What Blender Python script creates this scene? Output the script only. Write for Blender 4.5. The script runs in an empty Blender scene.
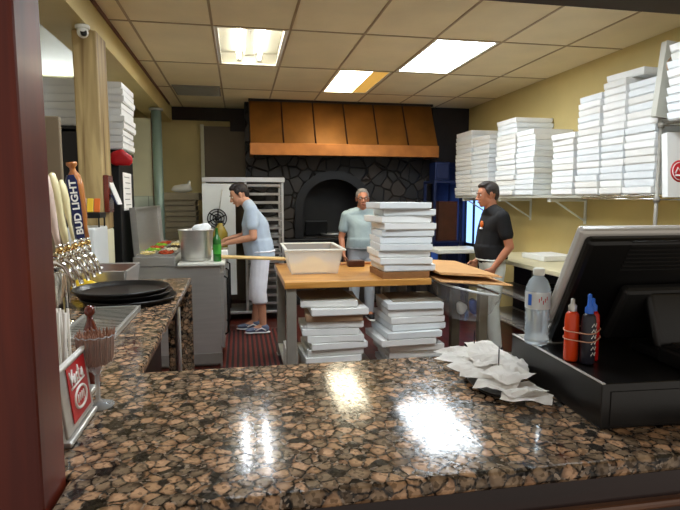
import bpy, bmesh, math, random
from mathutils import Vector, Matrix, Euler
import colorsys

random.seed(11)
PI = math.pi
S = bpy.context.scene
C = S.collection

# ------------------------------------------------------------------ materials
def lin(c):
    def f(v): return v / 12.92 if v <= 0.04045 else ((v + 0.055) / 1.055) ** 2.4
    return (f(c[0]), f(c[1]), f(c[2]), 1.0)

def new_mat(name):
    m = bpy.data.materials.new(name); m.use_nodes = True
    nt = m.node_tree
    b = nt.nodes['Principled BSDF']
    return m, nt, b

def mat(name, rgb, rough=0.5, metal=0.0, var=0.12, scale=8.0, bump=0.0, bscale=60.0, coat=0.0,
        emit=None, estr=0.0, trans=0.0, ior=1.45, stretch=(1, 1, 1), spec=0.5):
    """rgb in sRGB 0..1; a soft noise variation keeps the surface from being flat"""
    m, nt, b = new_mat(name)
    N, L = nt.nodes, nt.links
    tc = N.new('ShaderNodeTexCoord')
    mp = N.new('ShaderNodeMapping'); mp.inputs['Scale'].default_value = stretch
    L.new(tc.outputs['Object'], mp.inputs['Vector'])
    nz = N.new('ShaderNodeTexNoise'); nz.inputs['Scale'].default_value = scale
    nz.inputs['Detail'].default_value = 4
    L.new(mp.outputs['Vector'], nz.inputs['Vector'])
    cr = N.new('ShaderNodeValToRGB')
    c = lin(rgb)
    cr.color_ramp.elements[0].position = 0.3; cr.color_ramp.elements[1].position = 0.7
    cr.color_ramp.elements[0].color = tuple(v * (1 - var) for v in c[:3]) + (1,)
    cr.color_ramp.elements[1].color = tuple(min(1, v * (1 + var)) for v in c[:3]) + (1,)
    L.new(nz.outputs['Fac'], cr.inputs['Fac'])
    L.new(cr.outputs['Color'], b.inputs['Base Color'])
    b.inputs['Roughness'].default_value = rough
    b.inputs['Metallic'].default_value = metal
    b.inputs['Coat Weight'].default_value = coat
    b.inputs['Specular IOR Level'].default_value = spec
    b.inputs['IOR'].default_value = ior
    b.inputs['Transmission Weight'].default_value = trans
    if bump:
        n2 = N.new('ShaderNodeTexNoise'); n2.inputs['Scale'].default_value = bscale
        L.new(mp.outputs['Vector'], n2.inputs['Vector'])
        bp = N.new('ShaderNodeBump'); bp.inputs['Strength'].default_value = bump
        bp.inputs['Distance'].default_value = 0.01
        L.new(n2.outputs['Fac'], bp.inputs['Height']); L.new(bp.outputs['Normal'], b.inputs['Normal'])
    if emit:
        b.inputs['Emission Color'].default_value = lin(emit)
        b.inputs['Emission Strength'].default_value = estr
    return m

def wood(name, a, bcol, rough=0.35, scale=6, axis='Z', coat=0.0):
    m, nt, b = new_mat(name); N, L = nt.nodes, nt.links
    tc = N.new('ShaderNodeTexCoord'); mp = N.new('ShaderNodeMapping')
    s = {'X': (0.08, 1, 1), 'Y': (1, 0.08, 1), 'Z': (1, 1, 0.08)}[axis]
    mp.inputs['Scale'].default_value = s
    L.new(tc.outputs['Object'], mp.inputs['Vector'])
    nz = N.new('ShaderNodeTexNoise'); nz.inputs['Scale'].default_value = scale * 5
    nz.inputs['Detail'].default_value = 6; nz.inputs['Distortion'].default_value = 0.6
    L.new(mp.outputs['Vector'], nz.inputs['Vector'])
    cr = N.new('ShaderNodeValToRGB')
    cr.color_ramp.elements[0].position = 0.35; cr.color_ramp.elements[1].position = 0.68
    cr.color_ramp.elements[0].color = lin(a); cr.color_ramp.elements[1].color = lin(bcol)
    L.new(nz.outputs['Fac'], cr.inputs['Fac']); L.new(cr.outputs['Color'], b.inputs['Base Color'])
    b.inputs['Roughness'].default_value = rough; b.inputs['Coat Weight'].default_value = coat
    b.inputs['Coat Roughness'].default_value = 0.15
    return m

def granite_mat():
    """rounded tan and grey feldspar blobs with thin dark rims in a dark speckled ground"""
    m, nt, b = new_mat('baltic_brown_granite'); N, L = nt.nodes, nt.links
    def ramp(src, stops, const=False):
        r = N.new('ShaderNodeValToRGB'); e = r.color_ramp.elements
        if const: r.color_ramp.interpolation = 'CONSTANT'
        e[0].position, e[0].color = stops[0]; e[1].position, e[1].color = stops[-1]
        for p, c in stops[1:-1]: k = e.new(p); k.color = c
        L.new(src, r.inputs['Fac']); return r.outputs['Color']
    def mixc(a_, c_, f, mode='MIX'):
        x = N.new('ShaderNodeMix'); x.data_type = 'RGBA'; x.blend_type = mode
        if isinstance(f, float): x.inputs[0].default_value = f
        else: L.new(f, x.inputs[0])
        L.new(a_, x.inputs[6]); L.new(c_, x.inputs[7]); return x.outputs[2]
    tc = N.new('ShaderNodeTexCoord')
    nz = N.new('ShaderNodeTexNoise'); nz.inputs['Scale'].default_value = 45; nz.inputs['Detail'].default_value = 2
    L.new(tc.outputs['Object'], nz.inputs['Vector'])
    mx = N.new('ShaderNodeMix'); mx.data_type = 'VECTOR'; mx.inputs[0].default_value = 0.012
    L.new(tc.outputs['Object'], mx.inputs[4]); L.new(nz.outputs['Color'], mx.inputs[5])
    def vor(scale, feat, src=None):
        v = N.new('ShaderNodeTexVoronoi'); v.feature = feat; v.inputs['Scale'].default_value = scale
        L.new(src or mx.outputs[1], v.inputs['Vector']); return v
    v1, ve = vor(36, 'F1'), vor(36, 'DISTANCE_TO_EDGE')
    sp = N.new('ShaderNodeSeparateColor'); L.new(v1.outputs['Color'], sp.inputs['Color'])
    c = lambda r, g, bl: lin((r, g, bl))
    blob = ramp(sp.outputs['Red'], [(0.0, c(.17, .155, .14)), (0.10, c(.49, .42, .34)), (0.34, c(.56, .47, .375)), (0.55, c(.66, .525, .40)), (0.78, c(.72, .575, .45))], True)
    rim = ramp(ve.outputs['Distance'], [(0.0, (0, 0, 0, 1)), (0.035, (0.1, 0.1, 0.1, 1)), (0.11, (1, 1, 1, 1))])
    heart = ramp(v1.outputs['Distance'], [(0.0, (1.05, 1.05, 1.05, 1)), (0.38, (1, 1, 1, 1)), (0.57, (0.66, 0.62, 0.60, 1)), (0.78, (0.38, 0.36, 0.35, 1))])
    body = mixc(blob, heart, 1.0, 'MULTIPLY')
    v2 = vor(150, 'F1', tc.outputs['Object'])
    s2 = N.new('ShaderNodeSeparateColor'); L.new(v2.outputs['Color'], s2.inputs['Color'])
    ground = ramp(s2.outputs['Red'], [(0.0, c(.11, .10, .09)), (0.45, c(.21, .185, .16)), (0.66, c(.40, .355, .31)), (0.86, c(.56, .50, .44))], True)
    base = mixc(ground, body, rim)
    speck = ramp(s2.outputs['Green'], [(0.0, (0.42, 0.42, 0.42, 1)), (0.22, (0.9, 0.9, 0.9, 1)), (0.8, (1.15, 1.13, 1.1, 1))], True)
    base = mixc(base, speck, 0.8, 'MULTIPLY')
    L.new(base, b.inputs['Base Color'])
    rr = N.new('ShaderNodeMapRange'); rr.inputs[3].default_value = 0.05; rr.inputs[4].default_value = 0.20
    L.new(s2.outputs['Blue'], rr.inputs[0]); L.new(rr.outputs[0], b.inputs['Roughness'])
    r2 = N.new('ShaderNodeMapRange'); r2.inputs[3].default_value = 0.10; r2.inputs[4].default_value = 0.55
    L.new(s2.outputs['Green'], r2.inputs[0]); L.new(r2.outputs[0], b.inputs['Specular IOR Level'])
    return m

def stone_mat():
    m, nt, b = new_mat('dark_field_stone'); N, L = nt.nodes, nt.links
    tc = N.new('ShaderNodeTexCoord')
    v = N.new('ShaderNodeTexVoronoi'); v.feature = 'DISTANCE_TO_EDGE'; v.inputs['Scale'].default_value = 5.5
    L.new(tc.outputs['Object'], v.inputs['Vector'])
    v1 = N.new('ShaderNodeTexVoronoi'); v1.inputs['Scale'].default_value = 5.5
    L.new(tc.outputs['Object'], v1.inputs['Vector'])
    sep = N.new('ShaderNodeSeparateColor'); L.new(v1.outputs['Color'], sep.inputs['Color'])
    cr = N.new('ShaderNodeValToRGB'); e = cr.color_ramp.elements
    e[0].color = lin((0.075, 0.065, 0.06)); e[1].color = lin((0.20, 0.16, 0.125))
    k = e.new(0.5); k.color = lin((0.12, 0.10, 0.085))
    L.new(sep.outputs['Red'], cr.inputs['Fac'])
    cr2 = N.new('ShaderNodeValToRGB'); f = cr2.color_ramp.elements
    f[0].position = 0.0; f[0].color = (0.4, 0.38, 0.36, 1); f[1].position = 0.06; f[1].color = (1, 1, 1, 1)
    L.new(v.outputs['Distance'], cr2.inputs['Fac'])
    mx = N.new('ShaderNodeMix'); mx.data_type = 'RGBA'; mx.blend_type = 'MULTIPLY'; mx.inputs[0].default_value = 1
    L.new(cr.outputs['Color'], mx.inputs[6]); L.new(cr2.outputs['Color'], mx.inputs[7])
    L.new(mx.outputs[2], b.inputs['Base Color'])
    bp = N.new('ShaderNodeBump'); bp.inputs['Strength'].default_value = 0.9; bp.inputs['Distance'].default_value = 0.03
    L.new(cr2.outputs['Color'], bp.inputs['Height']); L.new(bp.outputs['Normal'], b.inputs['Normal'])
    b.inputs['Roughness'].default_value = 0.6
    return m

def tile_mat(name, rgb, grout, w, h, rough=0.3, offset=0.0, gap=0.006, swz=None):
    m, nt, b = new_mat(name); N, L = nt.nodes, nt.links
    tc = N.new('ShaderNodeTexCoord'); mp = N.new('ShaderNodeMapping')
    if swz: mp.inputs['Rotation'].default_value = swz
    L.new(tc.outputs['Object'], mp.inputs['Vector'])
    br = N.new('ShaderNodeTexBrick'); br.offset = offset
    br.inputs['Scale'].default_value = 1; br.inputs['Brick Width'].default_value = w
    br.inputs['Row Height'].default_value = h; br.inputs['Mortar Size'].default_value = gap
    c = lin(rgb)
    br.inputs['Color1'].default_value = c
    br.inputs['Color2'].default_value = tuple(v * 0.8 for v in c[:3]) + (1,)
    br.inputs['Mortar'].default_value = lin(grout)
    L.new(mp.outputs['Vector'], br.inputs['Vector']); L.new(br.outputs['Color'], b.inputs['Base Color'])
    b.inputs['Roughness'].default_value = rough
    return m

def clear_mat(name, tint=(1, 1, 1), rough=0.02, ior=1.45):
    m, nt, b = new_mat(name); N, L = nt.nodes, nt.links
    b.inputs['Base Color'].default_value = lin(tint)
    b.inputs['Transmission Weight'].default_value = 1.0
    b.inputs['Roughness'].default_value = rough; b.inputs['IOR'].default_value = ior
    return m

def film_mat(name, rgb, alpha, rough=0.25):
    m, nt, b = new_mat(name)
    b.inputs['Base Color'].default_value = lin(rgb)
    b.inputs['Alpha'].default_value = alpha; b.inputs['Roughness'].default_value = rough
    return m

def glow(name, rgb, s):
    m, nt, b = new_mat(name)
    b.inputs['Base Color'].default_value = lin(rgb)
    b.inputs['Emission Color'].default_value = lin(rgb); b.inputs['Emission Strength'].default_value = s
    return m

M = {}
M['granite'] = granite_mat()
M['stone'] = stone_mat()
M['post_wood'] = wood('mahogany_post', (0.30, 0.075, 0.025), (0.42, 0.14, 0.06), 0.42, 4, 'Z', 0.08)
M['post_wood'].node_tree.nodes['Principled BSDF'].inputs['Specular IOR Level'].default_value = 0.3
M['bar_wood'] = wood('dark_bar_wood', (0.10, 0.028, 0.02), (0.15, 0.045, 0.03), 0.4, 4, 'X', 0.2)
M['header_wood'] = wood('header_wood', (0.13, 0.09, 0.07), (0.19, 0.13, 0.10), 0.5, 4, 'X')
M['rail_wood'] = wood('rail_wood', (0.38, 0.25, 0.18), (0.5, 0.36, 0.27), 0.3, 4, 'X', 0.3)
M['column_wood'] = wood('aged_pine', (0.44, 0.33, 0.16), (0.76, 0.66, 0.45), 0.6, 2.6, 'Z')
M['butcher'] = wood('butcher_block', (0.72, 0.48, 0.20), (0.84, 0.62, 0.32), 0.4, 4, 'X', 0.2)
M['peel_wood'] = wood('peel_wood', (0.82, 0.68, 0.42), (0.92, 0.80, 0.56), 0.5, 4, 'X')
M['trim_wood'] = wood('trim_wood', (0.36, 0.19, 0.09), (0.45, 0.26, 0.13), 0.5, 4, 'Z')
M['tap_wood'] = wood('turned_tap_wood', (0.66, 0.38, 0.16), (0.80, 0.52, 0.26), 0.3, 5, 'Z', 0.4)
M['ceil_tile'] = mat('ceiling_tile', (0.92, 0.86, 0.71), 0.9, var=0.05, scale=3, bump=0.15, bscale=120)
M['ceil_grid'] = mat('ceiling_grid_metal', (0.66, 0.57, 0.42), 0.5, var=0.05)
M['wall_yellow'] = mat('aged_yellow_paint', (0.78, 0.70, 0.47), 0.65, var=0.10, scale=1.5)
M['wall_pale'] = mat('pale_cream_paint', (0.84, 0.82, 0.70), 0.6, var=0.08, scale=2)
M['wall_dark'] = mat('dark_paint', (0.16, 0.14, 0.14), 0.7)
M['brown_panel'] = mat('brown_grey_panel', (0.46, 0.40, 0.31), 0.6, var=0.1, scale=2)
M['dark_beam'] = mat('dark_beam', (0.15, 0.10, 0.07), 0.6)
M['white_tile'] = tile_mat('white_wall_tile', (0.82, 0.86, 0.80), (0.62, 0.66, 0.60), 0.2, 0.2, 0.2, swz=(PI / 2, 0, 0))
M['floor'] = tile_mat('quarry_tile', (0.33, 0.13, 0.09), (0.12, 0.08, 0.07), 0.15, 0.15, 0.35)
M['mat_rubber'] = mat('red_rubber_mat', (0.42, 0.17, 0.14), 0.6, var=0.15, scale=20)
M['copper'] = mat('hammered_copper', (0.50, 0.325, 0.125), 0.45, 0.55, var=0.30, scale=2.2, bump=0.06, bscale=25)
M['copper_rim'] = mat('copper_rim', (0.64, 0.40, 0.19), 0.4, 0.6, var=0.2, scale=6)
M['black_metal'] = mat('black_steel', (0.07, 0.07, 0.075), 0.45, 0.3)
M['seam'] = mat('hood_seam', (0.22, 0.11, 0.05), 0.5, 0.6)
M['steel'] = mat('brushed_stainless', (0.76, 0.75, 0.73), 0.30, 0.62, var=0.06, scale=3, stretch=(1, 1, 12))
M['steel_dull'] = mat('worn_stainless', (0.64, 0.63, 0.60), 0.40, 0.6, var=0.1, scale=4)
M['chrome'] = mat('chrome', (0.88, 0.87, 0.84), 0.08, 1.0, var=0.02)
M['alu'] = mat('aluminium', (0.78, 0.78, 0.77), 0.35, 0.8, var=0.06)
M['leg_grey'] = mat('grey_painted_steel', (0.58, 0.56, 0.52), 0.45, 0.2, var=0.08)
M['leg_olive'] = mat('olive_grey_steel', (0.42, 0.39, 0.33), 0.5, 0.2, var=0.1)
M['white_box'] = mat('white_card', (0.92, 0.92, 0.91), 0.62, var=0.03, scale=5)
M['white_box2'] = mat('white_card_cool', (0.88, 0.895, 0.90), 0.62, var=0.04, scale=5)
M['white_box3'] = mat('white_card_warm', (0.885, 0.88, 0.86), 0.62, var=0.04, scale=5)
M['grey_card'] = mat('grey_card', (0.56, 0.53, 0.47), 0.7, var=0.06)
M['tan_card'] = mat('tan_card', (0.66, 0.54, 0.42), 0.7, var=0.08)
M['kraft'] = mat('kraft_cardboard', (0.76, 0.58, 0.38), 0.75, var=0.06, scale=6)
M['kraft_dark'] = mat('kraft_edge', (0.55, 0.38, 0.22), 0.8, var=0.1, scale=30)
M['white_plastic'] = mat('white_plastic', (0.88, 0.88, 0.84), 0.35, var=0.03)
M['white_metal'] = mat('white_enamel', (0.84, 0.85, 0.84), 0.3, var=0.03)
M['cream_top'] = mat('cream_worktop', (0.84, 0.80, 0.66), 0.4, var=0.05)
M['shelf_grey'] = mat('pale_shelf', (0.72, 0.71, 0.66), 0.45, var=0.05)
M['black_plastic'] = mat('black_plastic', (0.03, 0.028, 0.028), 0.34, var=0.1)
M['black_matte'] = mat('black_matte', (0.055, 0.052, 0.05), 0.5, var=0.1)
M['black_tray'] = mat('black_serving_tray', (0.09, 0.085, 0.085), 0.3, var=0.15, scale=20)
M['drawer_black'] = mat('cash_drawer_black', (0.075, 0.07, 0.068), 0.30, var=0.1, bump=0.05, bscale=300)
M['silver_plastic'] = mat('silver_plastic', (0.78, 0.77, 0.75), 0.3, 0.2, var=0.04)
M['paper'] = mat('receipt_paper', (0.97, 0.955, 0.93), 0.75, var=0.02)
M['red'] = mat('red_print', (0.72, 0.10, 0.12), 0.4, var=0.05)
M['red_sauce'] = mat('red_sauce', (0.66, 0.07, 0.06), 0.25, var=0.1)
M['orange_sauce'] = mat('orange_sauce', (0.80, 0.24, 0.07), 0.25, var=0.1)
M['dark_label'] = mat('dark_label', (0.12, 0.12, 0.16), 0.3, var=0.1)
M['blue_cap'] = mat('blue_cap', (0.16, 0.40, 0.80), 0.3, var=0.05)
M['rubber_band'] = mat('rubber_band', (0.82, 0.62, 0.52), 0.6)
M['blue'] = mat('blue_plastic', (0.20, 0.34, 0.66), 0.4, var=0.1)
M['blue_dark'] = mat('dark_blue_steel', (0.08, 0.13, 0.28), 0.4, 0.3, var=0.1)
M['green_glass'] = mat('green_bottle', (0.13, 0.42, 0.14), 0.1, var=0.1, coat=0.5)
M['green_label'] = mat('green_label', (0.25, 0.62, 0.22), 0.4)
M['glass'] = clear_mat('clear_glass')
M['goblet_glass'] = film_mat('goblet_glass', (0.88, 0.89, 0.90), 0.16, 0.03)
M['stem_glass'] = film_mat('stem_glass', (0.88, 0.90, 0.91), 0.32, 0.03)
M['pet'] = film_mat('clear_bottle_plastic', (0.88, 0.94, 0.98), 0.40, 0.06)
M['water'] = clear_mat('water', (0.93, 0.97, 1.0), 0.0, 1.33)
M['label_pale'] = film_mat('bottle_label', (0.86, 0.88, 0.88), 0.85, 0.4)
M['toothpick'] = mat('toothpick_wood', (0.58, 0.39, 0.29), 0.6, var=0.15, scale=40)
M['straw'] = mat('white_straw', (0.92, 0.90, 0.86), 0.4, var=0.03)
M['pepper_wood'] = mat('red_brown_bottle', (0.42, 0.13, 0.06), 0.25, var=0.15, coat=0.4)
M['flour'] = mat('flour', (0.72, 0.57, 0.34), 0.95, var=0.05, bump=0.3, bscale=30)
M['bin_film'] = film_mat('translucent_tub', (0.95, 0.95, 0.92), 0.52, 0.3)
def tub_mat():
    m, nt, b = new_mat('milky_tub'); N, L = nt.nodes, nt.links
    b.inputs['Base Color'].default_value = lin((1.0, 1.0, 0.99)); b.inputs['Roughness'].default_value = 0.35
    tl = N.new('ShaderNodeBsdfTranslucent'); tl.inputs['Color'].default_value = lin((0.97, 0.96, 0.92))
    tp = N.new('ShaderNodeBsdfTransparent')
    m1 = N.new('ShaderNodeMixShader'); m1.inputs[0].default_value = 0.4
    m2 = N.new('ShaderNodeMixShader'); m2.inputs[0].default_value = 0.74
    L.new(b.outputs[0], m1.inputs[1]); L.new(tl.outputs[0], m1.inputs[2])
    L.new(m1.outputs[0], m2.inputs[1]); L.new(tp.outputs[0], m2.inputs[2])
    L.new(m2.outputs[0], N['Material Output'].inputs['Surface'])
    return m
M['tub'] = tub_mat()
M['bag_film'] = film_mat('clear_bag', (0.90, 0.92, 0.94), 0.20, 0.10)
M['skin'] = mat('skin', (0.80, 0.58, 0.46), 0.5, var=0.06, scale=12)
M['skin_tan'] = mat('skin_tanned', (0.70, 0.46, 0.34), 0.5, var=0.06, scale=12)
M['hair_dark'] = mat('dark_hair', (0.13, 0.10, 0.09), 0.55, var=0.35, scale=60, bump=0.4, bscale=120)
M['hair_grey'] = mat('grey_hair', (0.50, 0.48, 0.46), 0.55, var=0.3, scale=60, bump=0.4, bscale=120)
M['hair_brown'] = mat('greying_brown_hair', (0.19, 0.16, 0.145), 0.55, var=0.4, scale=50, bump=0.4, bscale=120)
M['tee_grey'] = mat('grey_blue_tee', (0.70, 0.76, 0.83), 0.85, var=0.08, scale=9, bump=0.25, bscale=22)
M['tee_grey2'] = mat('grey_green_tee', (0.60, 0.66, 0.67), 0.85, var=0.08, scale=9, bump=0.25, bscale=22)
M['tee_black'] = mat('black_tee', (0.055, 0.055, 0.065), 0.85, var=0.15, scale=9, bump=0.25, bscale=22)
M['shorts'] = mat('white_work_shorts', (0.94, 0.94, 0.97), 0.85, var=0.07, scale=7, bump=0.3, bscale=18)
M['trousers'] = mat('pale_work_trousers', (0.90, 0.92, 0.88), 0.85, var=0.07, scale=7, bump=0.3, bscale=18)
M['trousers2'] = mat('grey_work_trousers', (0.66, 0.68, 0.70), 0.85, var=0.07, scale=7, bump=0.3, bscale=18)
M['shoe_navy'] = mat('navy_shoe', (0.40, 0.44, 0.54), 0.6, var=0.15)
M['shoe_dark'] = mat('dark_shoe', (0.12, 0.12, 0.13), 0.5, var=0.15)
M['white_sole'] = mat('white_sole', (0.90, 0.90, 0.90), 0.5)
M['eye'] = mat('eye_white', (0.88, 0.86, 0.84), 0.2, var=0.02)
M['iris'] = mat('iris', (0.14, 0.09, 0.06), 0.2)
M['lip'] = mat('lip', (0.60, 0.32, 0.28), 0.5)
M['frame_black'] = mat('glasses_frame', (0.10, 0.09, 0.09), 0.3)
M['orange'] = mat('orange_print', (0.85, 0.42, 0.14), 0.6)
M['yellow'] = mat('yellow_print', (0.92, 0.76, 0.20), 0.5)
M['lettuce'] = mat('lettuce', (0.52, 0.72, 0.20), 0.6, var=0.4, scale=30, bump=0.6, bscale=50)
M['tomato'] = mat('tomato_topping', (0.75, 0.30, 0.14), 0.5, var=0.4, scale=30, bump=0.6, bscale=50)
M['cheese'] = mat('grated_cheese', (0.90, 0.82, 0.55), 0.7, var=0.2, scale=40, bump=0.6, bscale=60)
M['onion'] = mat('white_topping', (0.88, 0.85, 0.74), 0.7, var=0.2, scale=40, bump=0.6, bscale=60)
M['olive_t'] = mat('dark_topping', (0.28, 0.24, 0.16), 0.5, var=0.4, scale=40, bump=0.6, bscale=60)
M['pipe'] = mat('grey_green_pipe', (0.50, 0.57, 0.52), 0.4, 0.3, var=0.1, scale=4)
M['dough_tray'] = mat('tan_dough_tray', (0.55, 0.50, 0.40), 0.55, var=0.08)
M['brown_inside'] = mat('brown_liner', (0.28, 0.15, 0.10), 0.35, var=0.2)
M['oil'] = mat('yellow_oil', (0.66, 0.58, 0.24), 0.2, var=0.1)
M['ice'] = mat('white_cloth', (0.90, 0.92, 0.93), 0.8, var=0.06, scale=14, bump=0.3, bscale=20)
M['oven_dark'] = mat('oven_interior', (0.09, 0.08, 0.075), 0.6, var=0.3, scale=6)  # dark mottled colour of the oven interior
M['lamp_on'] = glow('lamp_diffuser', (0.93, 0.97, 1.0), 9.0)
M['lamp_dim'] = glow('dim_yellow_diffuser', (0.80, 0.62, 0.30), 0.35)  # weak yellow glow, dim strip of the half-lit panel
M['lamp_half'] = glow('lit_diffuser', (1.0, 0.95, 0.82), 7.0)
M['tube_on'] = glow('fluorescent_tube', (0.95, 0.97, 1.0), 22.0)
M['fixture'] = mat('fixture_white', (0.90, 0.88, 0.80), 0.35, var=0.02)
M['reflector'] = mat('fixture_reflector', (0.60, 0.57, 0.48), 0.35, 0.3, var=0.02)
M['daylight_pane'] = glow('daylit_pane', (0.55, 0.72, 0.98), 0.9)
M['screen_off'] = mat('dark_screen', (0.03, 0.03, 0.035), 0.08)
M['logo_white'] = mat('white_print', (0.93, 0.92, 0.90), 0.5, var=0.02)
M['brass'] = mat('polished_brass_steel', (0.80, 0.66, 0.42), 0.12, 1.0, var=0.06)
M['cream'] = mat('cream_enamel', (0.90, 0.85, 0.66), 0.25, var=0.06)
M['pinkish'] = mat('pale_pink_enamel', (0.86, 0.76, 0.70), 0.3, var=0.08)
M['navy'] = mat('navy_enamel', (0.10, 0.13, 0.30), 0.25, var=0.05)

# ------------------------------------------------------------------ mesh builder
class MB:
    def __init__(self): self.bm = bmesh.new(); self.mats = []
    def mi(self, m):
        if m is None: return 0
        if m not in self.mats: self.mats.append(m)
        return self.mats.index(m)
    def _fin(self, vs, Mx, m):
        fs = set()
        for v in vs:
            v.co = Mx @ v.co
            for f in v.link_faces: fs.add(f)
        k = self.mi(m)
        for f in fs: f.material_index = k
    def box(self, c, s, rot=(0, 0, 0), bev=0.0, m=None, seg=2, taper=None):
        t = bmesh.new()
        bmesh.ops.create_cube(t, size=1)
        for v in t.verts:
            v.co = Vector((v.co.x * s[0], v.co.y * s[1], v.co.z * s[2]))
            if taper and v.co.z > 0: v.co.x *= taper[0]; v.co.y *= taper[1]
        if bev:
            bmesh.ops.bevel(t, geom=list(t.edges), offset=min(bev, min(s) * 0.45), segments=seg, affect='EDGES', profile=0.5)
        return self._merge(t, Matrix.Translation(c) @ Euler(rot).to_matrix().to_4x4(), m)
    def _merge(self, t, Mx, m, smooth=False):
        k = self.mi(m)
        mp = {}
        for v in t.verts: mp[v] = self.bm.verts.new(Mx @ v.co)
        for f in t.faces:
            try:
                g = self.bm.faces.new([mp[v] for v in f.verts]); g.material_index = k; g.smooth = smooth or f.smooth
            except ValueError: pass
        t.free(); return self
    def lathe(self, prof, c=(0, 0, 0), seg=24, m=None, rot=(0, 0, 0), rib=None, cap=False):
        t = bmesh.new(); rings = []
        for (r, z) in prof:
            if r < 1e-6: rings.append([t.verts.new((0, 0, z))])
            else:
                ring = []
                for i in range(seg):
                    rr = r * (1 + (rib[1] * math.cos(rib[0] * 2 * PI * i / seg) if rib else 0))
                    a = 2 * PI * i / seg
                    ring.append(t.verts.new((rr * math.cos(a), rr * math.sin(a), z)))
                rings.append(ring)
        for a, b in zip(rings, rings[1:]):
            for i in range(seg):
                j = (i + 1) % seg
                if len(a) == 1 and len(b) == 1: break
                if len(a) == 1: f = t.faces.new((a[0], b[j], b[i]))
                elif len(b) == 1: f = t.faces.new((a[i], a[j], b[0]))
                else: f = t.faces.new((a[i], a[j], b[j], b[i]))
                f.smooth = True
        if cap:
            if len(rings[0]) > 1: t.faces.new(list(reversed(rings[0])))
            if len(rings[-1]) > 1: t.faces.new(rings[-1])
        bmesh.ops.recalc_face_normals(t, faces=t.faces)
        return self._merge(t, Matrix.Translation(c) @ Euler(rot).to_matrix().to_4x4(), m)
    def cyl(self, c, r, h, seg=20, m=None, rot=(0, 0, 0), r2=None, bev=0.0):
        r2 = r if r2 is None else r2
        p = [(0, -h / 2), (r, -h / 2), (r2, h / 2), (0, h / 2)]
        if bev: p = [(0, -h / 2), (r - bev, -h / 2), (r, -h / 2 + bev), (r2, h / 2 - bev), (r2 - bev, h / 2), (0, h / 2)]
        return self.lathe_flat(p, c, seg, m, rot)
    def lathe_flat(self, p, c, seg, m, rot):
        self.lathe(p, c, seg, m, rot); return self
    def tube(self, pts, r, seg=8, m=None, radii=None, closed=False):
        t = bmesh.new(); pts = [Vector(p) for p in pts]; n = len(pts); rings = []
        up = Vector((0, 0, 1)); prev = None
        for i, p in enumerate(pts):
            if closed: d = pts[(i + 1) % n] - pts[i - 1]
            else: d = pts[min(i + 1, n - 1)] - pts[max(i - 1, 0)]
            d.normalize()
            if prev is None:
                u = d.cross(up if abs(d.z) < 0.9 else Vector((1, 0, 0))).normalized()
            else:
                u = (prev - d * prev.dot(d)).normalized()
            prev = u; w = d.cross(u)
            rr = radii[i] if radii else r
            rings.append([t.verts.new(p + (u * math.cos(2 * PI * k / seg) + w * math.sin(2 * PI * k / seg)) * rr) for k in range(seg)])
        rng = range(n if closed else n - 1)
        for i in rng:
            a, b = rings[i], rings[(i + 1) % n]
            for k in range(seg):
                f = t.faces.new((a[k], a[(k + 1) % seg], b[(k + 1) % seg], b[k])); f.smooth = True
        if not closed:
            t.faces.new(list(reversed(rings[0]))); t.faces.new(rings[-1])
        bmesh.ops.recalc_face_normals(t, faces=t.faces)
        return self._merge(t, Matrix.Identity(4), m)
    def prism(self, poly, z0, z1, m=None, Mx=None, bev=0.0):
        t = bmesh.new()
        b = [t.verts.new((x, y, z0)) for x, y in poly]; u = [t.verts.new((x, y, z1)) for x, y in poly]
        t.faces.new(list(reversed(b))); t.faces.new(u)
        for i in range(len(poly)):
            j = (i + 1) % len(poly); t.faces.new((b[i], b[j], u[j], u[i]))
        bmesh.ops.recalc_face_normals(t, faces=t.faces)
        if bev:
            es = [e for e in t.edges if abs(e.verts[0].co.z - e.verts[1].co.z) < 1e-6]
            bmesh.ops.bevel(t, geom=es, offset=bev, segments=3, affect='EDGES', profile=0.5)
        return self._merge(t, Mx or Matrix.Identity(4), m)
    def quad(self, pts, m=None):
        k = self.mi(m); f = self.bm.faces.new([self.bm.verts.new(p) for p in pts]); f.material_index = k; return self
    def ell(self, c, r, rot=(0, 0, 0), m=None, seg=16, rings=10):
        t = bmesh.new(); bmesh.ops.create_uvsphere(t, u_segments=seg, v_segments=rings, radius=1)
        for f in t.faces: f.smooth = True
        return self._merge(t, Matrix.Translation(c) @ Euler(rot).to_matrix().to_4x4() @ Matrix.Diagonal((r[0], r[1], r[2], 1)), m)
    def hull(self, balls, m=None, seg=14, rings=9):
        """convex hull of ellipsoids [(centre, radii or r), ...] -> one closed tapered solid"""
        t = bmesh.new()
        for c, r in balls:
            if not hasattr(r, '__len__'): r = (r, r, r)
            for i in range(rings + 1):
                ph = PI * i / rings
                if i in (0, rings):
                    t.verts.new((c[0], c[1], c[2] + r[2] * math.cos(ph))); continue
                for j in range(seg):
                    a = 2 * PI * j / seg
                    t.verts.new((c[0] + r[0] * math.sin(ph) * math.cos(a), c[1] + r[1] * math.sin(ph) * math.sin(a), c[2] + r[2] * math.cos(ph)))
        res = bmesh.ops.convex_hull(t, input=list(t.verts))
        dead = [v for v in t.verts if not v.link_faces]
        bmesh.ops.delete(t, geom=dead, context='VERTS')
        for f in t.faces: f.smooth = True
        return self._merge(t, Matrix.Identity(4), m, True)
    def build(self, name, m=None, parent=None, loc=None, rot=None):
        me = bpy.data.meshes.new(name); self.bm.normal_update(); self.bm.to_mesh(me); self.bm.free()
        if self.mats:
            for k in self.mats: me.materials.append(M[k] if isinstance(k, str) else k)
        elif m is not None: me.materials.append(M[m] if isinstance(m, str) else m)
        o = bpy.data.objects.new(name, me); C.objects.link(o)
        if parent: o.parent = parent
        if loc is not None: o.location = loc
        if rot is not None: o.rotation_euler = rot
        return o

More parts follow.
